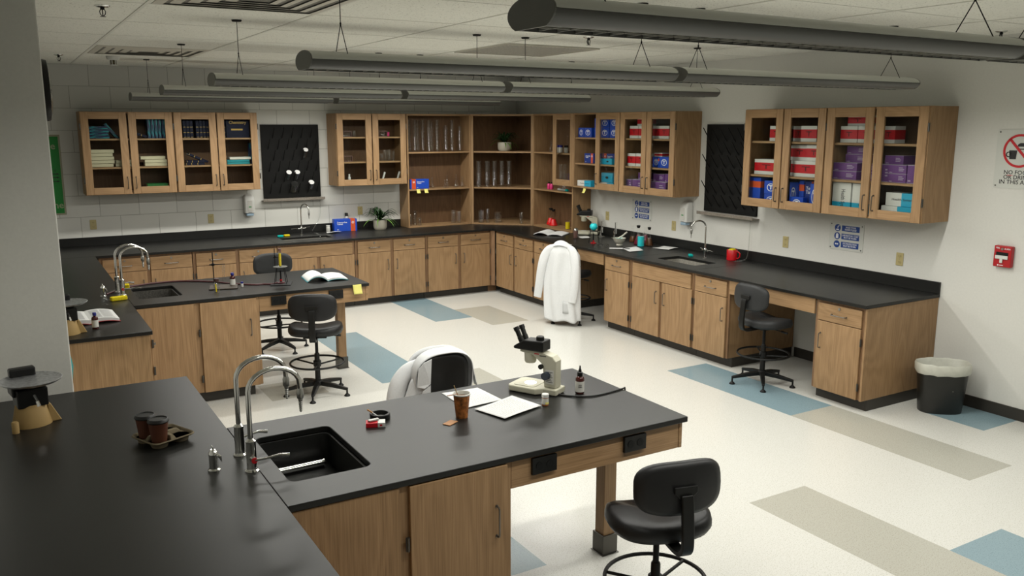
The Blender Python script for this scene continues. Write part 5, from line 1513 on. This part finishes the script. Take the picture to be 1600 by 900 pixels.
# waste bin
t = thing('waste_bin', 'black oval waste bin with a white liner at the worktop end', 'waste bin', (-.318,-7.355,0), R(-38))
def ov(w, d, z, n=40): return [(x,y,z) for x,y in sup(w,d,2.6,n)]
MB().loft([ov(.165,.105,0),ov(.168,.108,.01),ov(.195,.125,.335)]).build('bin_body', TRASH, t)
b = MB().loft([ov(.204,.134,.330),ov(.212,.142,.345),ov(.214,.144,.40),ov(.206,.136,.418),ov(.198,.128,.405),ov(.170,.100,.20),ov(.14,.08,.16)],caps=False)
for v in b.bm.verts:
    a = math.atan2(v.co.y, v.co.x); v.co.z += .003*math.sin(7*a)+.002*math.sin(13*a+1)
b.build('liner', LINER, t, smooth=60)
MB().lathe([(.004,0),(.004,.004)],8).build('rivet', STEEL, t).location = (.05,-.121,.2)

# ------------------------------------------------------------------ boxes and books in the cabinets
proto = {}
def P_red():
    t = thing('medicine_box', 'x', 'box')
    MB().box(-.5,.5,0,1,0,.22).box(-.5,.5,0,1,.78,1).build('white_ends', WHITEC, t, smooth=0)
    MB().box(-.5,.5,0,1,.2202,.7798).build('red_band', REDC, t, smooth=0)
    MB().box(-.18,.18,-.004,0,.60,.66).box(-.03,.03,-.004,0,.36,.60).build('t_mark', plain('dark_red_print',(.10,.003,.004)), t, smooth=0)
    return t
def P_blue():
    t = thing('medicine_box', 'x', 'box')
    MB().box(-.5,.5,0,1,0,1).build('carton', BLUEBOX, t, smooth=0)
    annulus(MB(), .25,.30,-.006,-.0002,0,.5,24).box(-.15,.15,-.006,-.0002,.60,.67).box(-.04,.04,-.006,-.0002,.34,.60).build('t_logo', WHITEINK, t, smooth=0)
    return t
def P_purple():
    t = thing('medicine_box', 'x', 'box')
    MB().box(-.5,.5,0,1,.03,.97).build('carton', PURPLE, t, smooth=0)
    MB().box(-.5,.5,0,1,0,.0298).box(-.5,.5,0,1,.9702,1).build('white_edges', plain('lilac_edge',(.42,.36,.46)), t, smooth=0)
    b = MB()
    for k,w in enumerate((.22,.30,.26)): b.box(.08,.08+w,-.006,-.0002,.66-.17*k,.74-.17*k)
    b.box(-.44,-.28,-.006,-.0002,.10,.18); b.build('print', plain('lilac_print',(.40,.34,.44)), t, smooth=0)
    return t
def P_cyan():
    t = thing('medicine_box', 'x', 'box')
    MB().box(-.5,.5,0,1,0,1).build('carton', CYANC, t, smooth=0)
    b = MB(); disc(b,.13,-.006,-.0002,0,.5,20); b.build('dark_dot', INK, t, smooth=0)
    return t
def P_health():
    t = thing('medicine_box', 'x', 'box')
    MB().box(-.5,.02,0,1,0,1).build('white_half', WHITEC, t, smooth=0)
    MB().box(.0201,.5,0,1,0,1).build('cyan_half', CYANC, t, smooth=0)
    l = lettering('Health System', .26, INK, t, (-.30,-.004,.5), align='LEFT', xs=.47)
    return t
def P_health_up():
    t = thing('medicine_box', 'x', 'box')
    MB().box(-.5,.5,0,1,.36,1).build('white_half', WHITEC, t, smooth=0)
    MB().box(-.5,.5,0,1,0,.3598).build('cyan_half', CYANC, t, smooth=0)
    l = lettering('Health System', .30, INK, t, (.08,-.004,.78), align='LEFT', rot=(PI/2,PI/2,0), xs=.45)
    return t
def P_orange():
    t = thing('medicine_box', 'x', 'box')
    MB().box(-.5,.5,0,1,0,.62).box(-.5,.5,0,1,.86,1).build('carton', BLUEBOX, t, smooth=0)
    MB().box(-.5,.5,0,1,.6202,.8598).build('orange_band', ORANGE, t, smooth=0)
    return t
FAC = dict(red=P_red, blue=P_blue, purple=P_purple, cyan=P_cyan, health=P_health, healthup=P_health_up, orange=P_orange)
GRP = dict(red='red and white medicine boxes', blue='blue boxes with circled T', purple='purple medicine boxes', cyan='cyan medicine boxes', health='white and cyan Health System boxes', healthup='white and cyan Health System boxes', orange='blue boxes with orange band')
def boxR(kind, y0, y1, z0, z1, label, d=.17, x=-.315, turn=0):
    if kind not in proto:
        proto[kind] = FAC[kind](); t = proto[kind]; fresh = True
    else: fresh = False
    args = ((x, (y0+y1)/2, z0+.0008), -PI/2+R(turn))
    sca = (abs(y1-y0)-.004, d, z1-z0-.0012)
    if fresh:
        t['label'] = label; t['group'] = GRP[kind]; t.location = args[0]; t.rotation_euler = (0,0,args[1]); t.scale = sca
        return t
    return dup(proto[kind], label, args[0], args[1], GRP[kind], sca)
S1, S2, S3 = 2.1815, 1.8535, 1.5545
C1 = 'pegboard-side cabinet'; C2 = 'end wall cabinet'; C3 = 'middle painted-wall cabinet'; C4 = 'open-doored cabinet'
boxR('red',-5.346,-5.50,S1,2.328,'red and white box alone behind the pegboard-side door, top shelf, '+C1,.16)
boxR('red',-5.599,-5.724,S1,2.326,'red and white box, darker one of two on the top shelf, '+C1,.16,-.27)
boxR('red',-5.730,-5.916,S1,2.328,'red and white box, brighter one of two on the top shelf, '+C1,.16)
boxR('red',-5.168,-5.475,S2,2.003,'wide red and white box alone on the middle shelf, '+C1,.16)
boxR('red',-5.592,-5.804,2.004,2.149,'upper red and white box of the middle shelf stack, wider one, '+C1,.16,-.28)
boxR('red',-5.808,-5.981,2.004,2.153,'upper red and white box of the middle shelf stack, by the door hinge, '+C1,.16)
boxR('red',-5.600,-5.670,S2,2.003,'narrow red and white box edge at the stack foot, '+C1,.16,-.28)
boxR('red',-5.672,-5.950,S2,2.003,'wide red and white box at the stack foot showing pictograms, '+C1,.17)
boxR('orange',-5.105,-5.265,S3,1.819,'tall blue box with orange band in the lowest corner, '+C1,.16)
boxR('blue',-5.312,-5.485,1.665,1.795,'blue circled T box, upper of the pair behind the handle, '+C1,.15)
boxR('blue',-5.315,-5.490,S3,1.664,'blue circled T box, lower of the pair behind the handle, '+C1,.15)
boxR('blue',-5.595,-5.690,S3,1.794,'tall plain blue box beside the orange one, bottom shelf, '+C1,.13,-.27)
boxR('orange',-5.693,-5.752,S3,1.812,'slim blue and orange box end, bottom shelf, '+C1,.16,-.25)
tablet_box('navy tablet box at the back of the bottom shelf, '+C1, (-.24,-5.756,S3+.0008), -PI/2, .106, .255, .12, NAVYBOX)
boxR('blue',-5.675,-5.833,S3,1.662,'small blue circled T box at the very front, bottom shelf, '+C1,.055,-.345)
boxR('blue',-5.866,-5.975,S3,1.794,'blue box cut by the door frame, bottom shelf, '+C1,.16,-.30)
# end cabinet
boxR('red',-6.226,-6.434,2.3275,2.425,'red and white box topmost of the top shelf stack, '+C2,.16,-.29)
boxR('red',-6.178,-6.357,S1,2.327,'red and white box under the topmost one, by the side panel, '+C2,.16)
boxR('red',-6.361,-6.539,S1,2.327,'red and white box under the topmost one, by the centre stile, '+C2,.16)
boxR('red',-6.579,-6.707,S1,2.327,'red and white box alone behind the last door, top shelf, '+C2,.14,-.28)
for (a,b_,c,d,l,x) in ((-6.200,-6.415,2.079,2.150,'top one of the four-high purple stack',-.24),(-6.197,-6.421,2.004,2.078,'second from top of the four-high purple stack',-.25),(-6.121,-6.375,1.929,2.003,'third from top of the four-high purple stack',-.31),(-6.120,-6.378,S2,1.928,'bottom one of the four-high purple stack',-.315),
    (-6.435,-6.56,1.929,2.002,'upper narrow purple box behind the centre stile',-.30),(-6.435,-6.56,S2,1.928,'lower narrow purple box behind the centre stile',-.30),
    (-6.62,-6.80,2.004,2.080,'purple box lying across the pair behind the last door',-.27),(-6.693,-6.866,1.929,2.003,'upper of the purple pair behind the last door',-.315),(-6.695,-6.868,S2,1.928,'lower of the purple pair behind the last door',-.315),(-6.59,-6.688,S2,2.003,'purple block beside the pair behind the last door',-.29),(-6.874,-7.03,S2,2.008,'upright purple box against the cabinet end',-.315)):
    boxR('purple',a,b_,c,d,l+', '+C2,.16,x)
boxR('healthup',-6.135,-6.335,S3,1.826,'upright Health System box by the side panel, '+C2,.15)
boxR('healthup',-6.347,-6.52,S3,1.826,'upright Health System box by the handle, '+C2,.15)
boxR('health',-6.679,-6.97,1.655,1.768,'Health System box lying uppermost behind the last door, '+C2,.14,-.30)
boxR('health',-6.654,-6.955,S3,1.654,'Health System box lying lowest behind the last door, '+C2,.15,-.318)
# middle cabinet
boxR('red',-3.246,-3.42,2.3275,2.425,'red and white box topmost of the pile, '+C3,.15,-.28)
boxR('red',-3.152,-3.312,S1,2.327,'red and white box carrying the topmost one, '+C3,.15)
boxR('red',-3.316,-3.465,S1,2.327,'red and white box under the pile by the centre stile, '+C3,.15)
boxR('red',-3.557,-3.687,S1,2.328,'red and white box first behind the second door, top shelf, '+C3,.15,-.30)
boxR('red',-3.690,-3.861,S1,2.328,'red and white box second behind the second door, top shelf, '+C3,.15)
boxR('red',-3.117,-3.279,S2,2.003,'red and white box on the middle shelf by the side panel, '+C3,.15)
boxR('red',-3.283,-3.46,S2,2.005,'red and white box on the middle shelf by the centre stile, '+C3,.15)
boxR('blue',-3.560,-3.685,S2,1.976,'shaded blue circled T box on the middle shelf, '+C3,.15,-.29)
boxR('orange',-3.688,-3.708,S2,1.976,'sliver of orange box between two blue circled T boxes, '+C3,.14)
boxR('blue',-3.712,-3.872,S2,1.979,'bright blue circled T box on the middle shelf, '+C3,.15)
boxR('red',-3.575,-3.72,1.9765,2.02,'flat pale box lying on the shaded blue box, '+C3,.13,-.28)
for (a,b_,c,d,l,x) in ((-3.10,-3.215,S3,1.692,'purple box by the side panel',-.315),(-3.222,-3.42,S3,1.697,'purple box by the handle',-.315),(-3.24,-3.40,1.698,1.776,'purple box stacked behind the handle',-.24),(-3.566,-3.838,S3,1.692,'wide purple box at the front behind the second door',-.318),(-3.570,-3.764,1.693,1.779,'purple box stacked on the wide one',-.28),(-3.769,-3.88,1.693,1.786,'purple box stacked by the hinge side',-.28)):
    boxR('purple',a,b_,c,d,l+', '+C3,.15,x)
# open-doored cabinet
boxR('blue',-2.085,-2.209,S1,2.303,'blue circled T box nearest the open hinge, '+C4,.15)
boxR('blue',-2.214,-2.379,S1,2.303,'blue circled T box beside the closed door, '+C4,.15)
for (a,b_,c,d,l) in ((-2.440,-2.560,S1,2.303,'lower one by the centre'),(-2.567,-2.746,S1,2.303,'lower middle one'),(-2.567,-2.746,2.304,2.42,'upper middle one'),(-2.756,-2.93,S1,2.303,'lower one by the hinge'),(-2.756,-2.93,2.304,2.42,'upper one by the hinge'),(-2.44,-2.56,2.304,2.42,'upper one by the centre')):
    boxR('blue',a,b_,c,d,'blue circled T box behind the closed door, '+l+', '+C4,.15)
tablet_box('navy tablet box standing in the open bay, '+C4, (-.31,-2.224,S2+.0008), -PI/2, .20, .125, .13, NAVYBOX)
tablet_box('navy tablet box with orange band behind the cyan ones, '+C4, (-.20,-2.47,S2+.0008), -PI/2, .27, .127, .12, NAVYBOX, False)
boxR('cyan',-2.518,-2.644,S2,1.922,'small cyan box with dark dot, by the centre, '+C4,.10,-.325)
boxR('cyan',-2.648,-2.828,S2,1.926,'small cyan box with dark dot, by the hinge, '+C4,.10,-.325)
boxR('health',-2.10,-2.40,S3,1.628,'white and cyan box in the open bay bottom, '+C4,.14,-.33)
boxR('cyan',-2.555,-2.79,1.628,1.745,'large cyan box on the bottom pile, '+C4,.14,-.28)
boxR('health',-2.60,-2.86,S3,1.627,'flat white and cyan box at the pile foot, '+C4,.14,-.325)

# books ------------------------------------------------------------------------------
bp = {}
def book(cov, label, loc, size, rot=(0,0,0), group='books'):
    """spine faces local -Y; size = (length along x, depth, thickness)"""
    if cov.name not in bp:
        t = thing('book', label, 'book'); bp[cov.name] = t
        MB().box(0,1,.045,1,.015,.10).box(0,1,.045,1,.90,.985).box(0,1,0,.06,.07,.93).build('cover', cov, t, smooth=0)
        MB().box(.02,.98,.061,.97,.101,.899).build('pages', PAGES, t, smooth=0)
        if cov in (NAVYBK,):
            MB().box(.30,.33,-.006,0,.1,.9).box(.62,.65,-.006,0,.1,.9).box(.04,.06,-.006,0,.1,.9).build('gold_bands', GOLD, t, smooth=0)
        fresh = True
    else:
        t = dup(bp[cov.name], label, loc); fresh = False
    t['label'] = label; t['group'] = group
    t.location = loc; t.rotation_euler = rot; t.scale = size
    return t
BF = -.31
G1 = 'cream books lying in the first wall cabinet'
for k in range(5):
    book(CREAMBK, 'cream book in the five-high stack, %s' % ('bottom one,second from bottom,middle one,second from top,top one'.split(',')[k]), (-5.945+.003*((k*7)%3),BF,S2+.0008+.0405*k), (.248+.006*((k*5)%3),.17,.0395), group=G1)
for k in range(2):
    book(CREAMBK, 'cream book in the two-high stack beside the five-high one, %s' % ('lower','upper')[k], (-5.670+.006*k,BF+.02,S2+.0008+.038*k), (.235,.16,.037), group=G1)
for k in range(3):
    book(CREAMBK, 'cream book in the stack behind the second door, %s' % ('bottom','middle','top')[k], (-5.352-.045*(k==2),BF,S2+.0008+.039*k), (.245+.03*(k==2),.16,.038), group=G1)
G2 = 'teal blue printed books in the first wall cabinet'
for k in range(4):
    book(TEALIMG, 'teal printed book lying in the top shelf stack, %s' % ('bottom one','second from bottom','second from top','top one')[k], (-5.940,BF,S1+.0008+.0355*k), (.225-.01*(k%2),.16,.035), group=G2)
book(TEALIMG, 'teal printed book leaning against the flat stack', (-5.60,BF+.02,S1+.002), (.225,.15,.035), (0,R(-128),0), G2)
book(NAVYBK, 'dark blue book leaning low behind the second door, top shelf', (-5.475,BF,S1+.058), (.17,.15,.03), (0,R(19),0), 'dark blue books on edge')
for k,(x,w) in enumerate(((-5.262,.034),(-5.222,.034),(-5.182,.034),(-5.142,.034),(-5.098,.034))):
    book(TEALIMG, 'teal printed book standing upright, number %s of five' % ('one','two','three','four','five')[k], (x,BF,S1+.0008), (.225,.16,w), (0,R(-90),0), G2)
for k in range(2):
    book(GREENBK, 'green book lying on the bottom shelf, %s' % ('lower','upper')[k], (-5.345,BF,S3+.0008+.045*k), (.235,.16,.044), group='green books lying flat')
G3 = 'navy books with gold bands in the second wall cabinet'
for k in range(7):
    book(NAVYBK, 'navy gold-banded book standing upright, number %s of seven' % ('one','two','three','four','five','six','seven')[k], (-4.860+.040*k+(.03 if k > 2 else 0),BF,S1+.0008), (.205,.15,.036), (0,R(-90),0), G3)
t = thing('book', 'large dark book facing out with gold title, behind the last door', 'book', (-4.385,-.30,S1+.0008), 0)
MB().box(0,.28,0,.045,0,.215).build('cover', NAVYBK, t, smooth=0)
lettering('Chemistry', .05, GOLD, t, (.14,-.0012,.185)); MB().box(.06,.20,-.0012,0,.09,.11).build('gold_print', GOLD, t, smooth=0)
book(NAVYBK, 'dark navy book standing beside the one facing out', (-4.395,BF,S1+.0008), (.205,.15,.04), (0,R(-90),0), G3)
for k in range(2):
    book(NAVYBK, 'navy book lying on the middle shelf, %s' % ('lower','upper')[k], (-4.895+.01*k,BF,S2+.0008+.030*k), (.225,.16,.029), group=G3)
book(NAVYBK, 'navy book leaning across the lying navy books', (-4.86,BF+.01,S2+.125), (.25,.15,.028), (0,R(24),0), G3)
for k in range(2):
    book(TEALBK, 'teal book lying under the white one, %s' % ('lower','upper')[k], (-4.398,BF,S2+.0008+.028*k), (.275,.16,.027), group='teal books lying flat')
book(PAGES, 'white book on top of the two teal ones', (-4.365,BF,S2+.058), (.26,.15,.032), group='teal books lying flat')
book(TEALIMG, 'teal printed book standing against the last cabinet side', (-4.062,BF+.02,S2+.0008), (.26,.16,.030), (0,R(-90),0), G2)

# glassware cabinet
def tube_rack(label, loc, n=4, liq=None):
    t = thing('test_tube_rack', label, 'test tube rack', loc, 0, 'test tube racks')
    MB().box(0,.12,0,.05,.068,.076).box(0,.12,0,.05,0,.008).box(0,.006,0,.05,.008,.068).box(.114,.12,0,.05,.008,.068).build('rack_frame', TINBROWN, t, smooth=0)
    for k in range(n):
        MB().lathe([(.007,.010),(.0095,.016),(.0095,.092)],12,(.018+.028*k,.025,0)).build('tube', liq or GLASS, t)
tube_rack('test tube rack on the glassware cabinet top shelf, first door', (-2.87,-.29,S1+.0008))
tube_rack('test tube rack on the glassware cabinet middle shelf', (-2.87,-.29,S2+.0008))
tube_rack('test tube rack behind the second door, top shelf', (-2.36,-.29,S1+.0008), 3)
for k,(x,z,r,h,d) in enumerate(((-2.70,S1,.040,.08,'by the first rack, top shelf'),(-2.27,S1,.026,.085,'beside the pink one, top shelf'),(-2.32,S2,.030,.10,'middle shelf, first of four'),(-2.26,S2,.028,.145,'middle shelf, second of four'),(-2.20,S2,.028,.15,'middle shelf, third of four'),(-2.14,S2,.026,.13,'middle shelf, fourth of four'),(-2.23,S3,.050,.05,'low dish between the two funnels'))):
    beaker('clear beaker in the glassware cabinet, '+d, (x,-.24,z+.0008), r, h, 'beakers in the glassware cabinet')
beaker('small beaker of pink liquid in the glassware cabinet', (-2.215,-.25,S1+.0008), .022, .085, None, PINKLIQ, .7)
bottle('small white bottle alone on the glassware cabinet bottom shelf', (-2.795,-.26,S3+.0008), .018, .13, WHITEP, WHITEP, .5, label_m=None)
for x,d in ((-2.32,'by the middle stile'),(-2.10,'by the bookcase side')):
    t = thing('filter_funnel', 'tilted white filter tube in the glassware cabinet bottom, '+d, 'filter tube', (x,-.25,S3+.0008), 0, 'tilted white filter tubes')
    MB().tube([(0,0,.012),(.045,0,.145)],[.012,.014],12).lathe([(.03,0),(.03,.006),(.012,.012)],16).build('tube', WHITEP, t)
# ------------------------------------------------------------------ camera, world, view
cam = bpy.data.cameras.new('camera'); co = bpy.data.objects.new('camera', cam); COL.objects.link(co)
cam.sensor_width = 36; cam.lens = 1337.78*36/1600; cam.clip_start = .02
yaw, pitch = .5364, -.1877
fwd = Vector((math.sin(yaw)*math.cos(pitch), math.cos(yaw)*math.cos(pitch), math.sin(pitch)))
co.location = (-6.858, -11.397, 2.333)
co.rotation_euler = fwd.to_track_quat('-Z','Y').to_euler()
sc.camera = co
w = bpy.data.worlds.new('world'); w.use_nodes = True; sc.world = w
w.node_tree.nodes['Background'].inputs[0].default_value = (.5,.52,.5,1)
w.node_tree.nodes['Background'].inputs[1].default_value = .0
sc.view_settings.view_transform = 'Standard'; sc.view_settings.look = 'None'
sc.view_settings.exposure = EXPO; sc.view_settings.gamma = 1; sc.view_settings.use_curve_mapping = False
sc.cycles.max_bounces = 10; sc.cycles.diffuse_bounces = 2; sc.cycles.glossy_bounces = 4
sc.cycles.transparent_max_bounces = 24; sc.cycles.transmission_bounces = 4
sc.cycles.caustics_reflective = False; sc.cycles.caustics_refractive = False
sc.cycles.sample_clamp_indirect = 4; sc.cycles.use_light_tree = True
sc.cycles.use_denoising = True
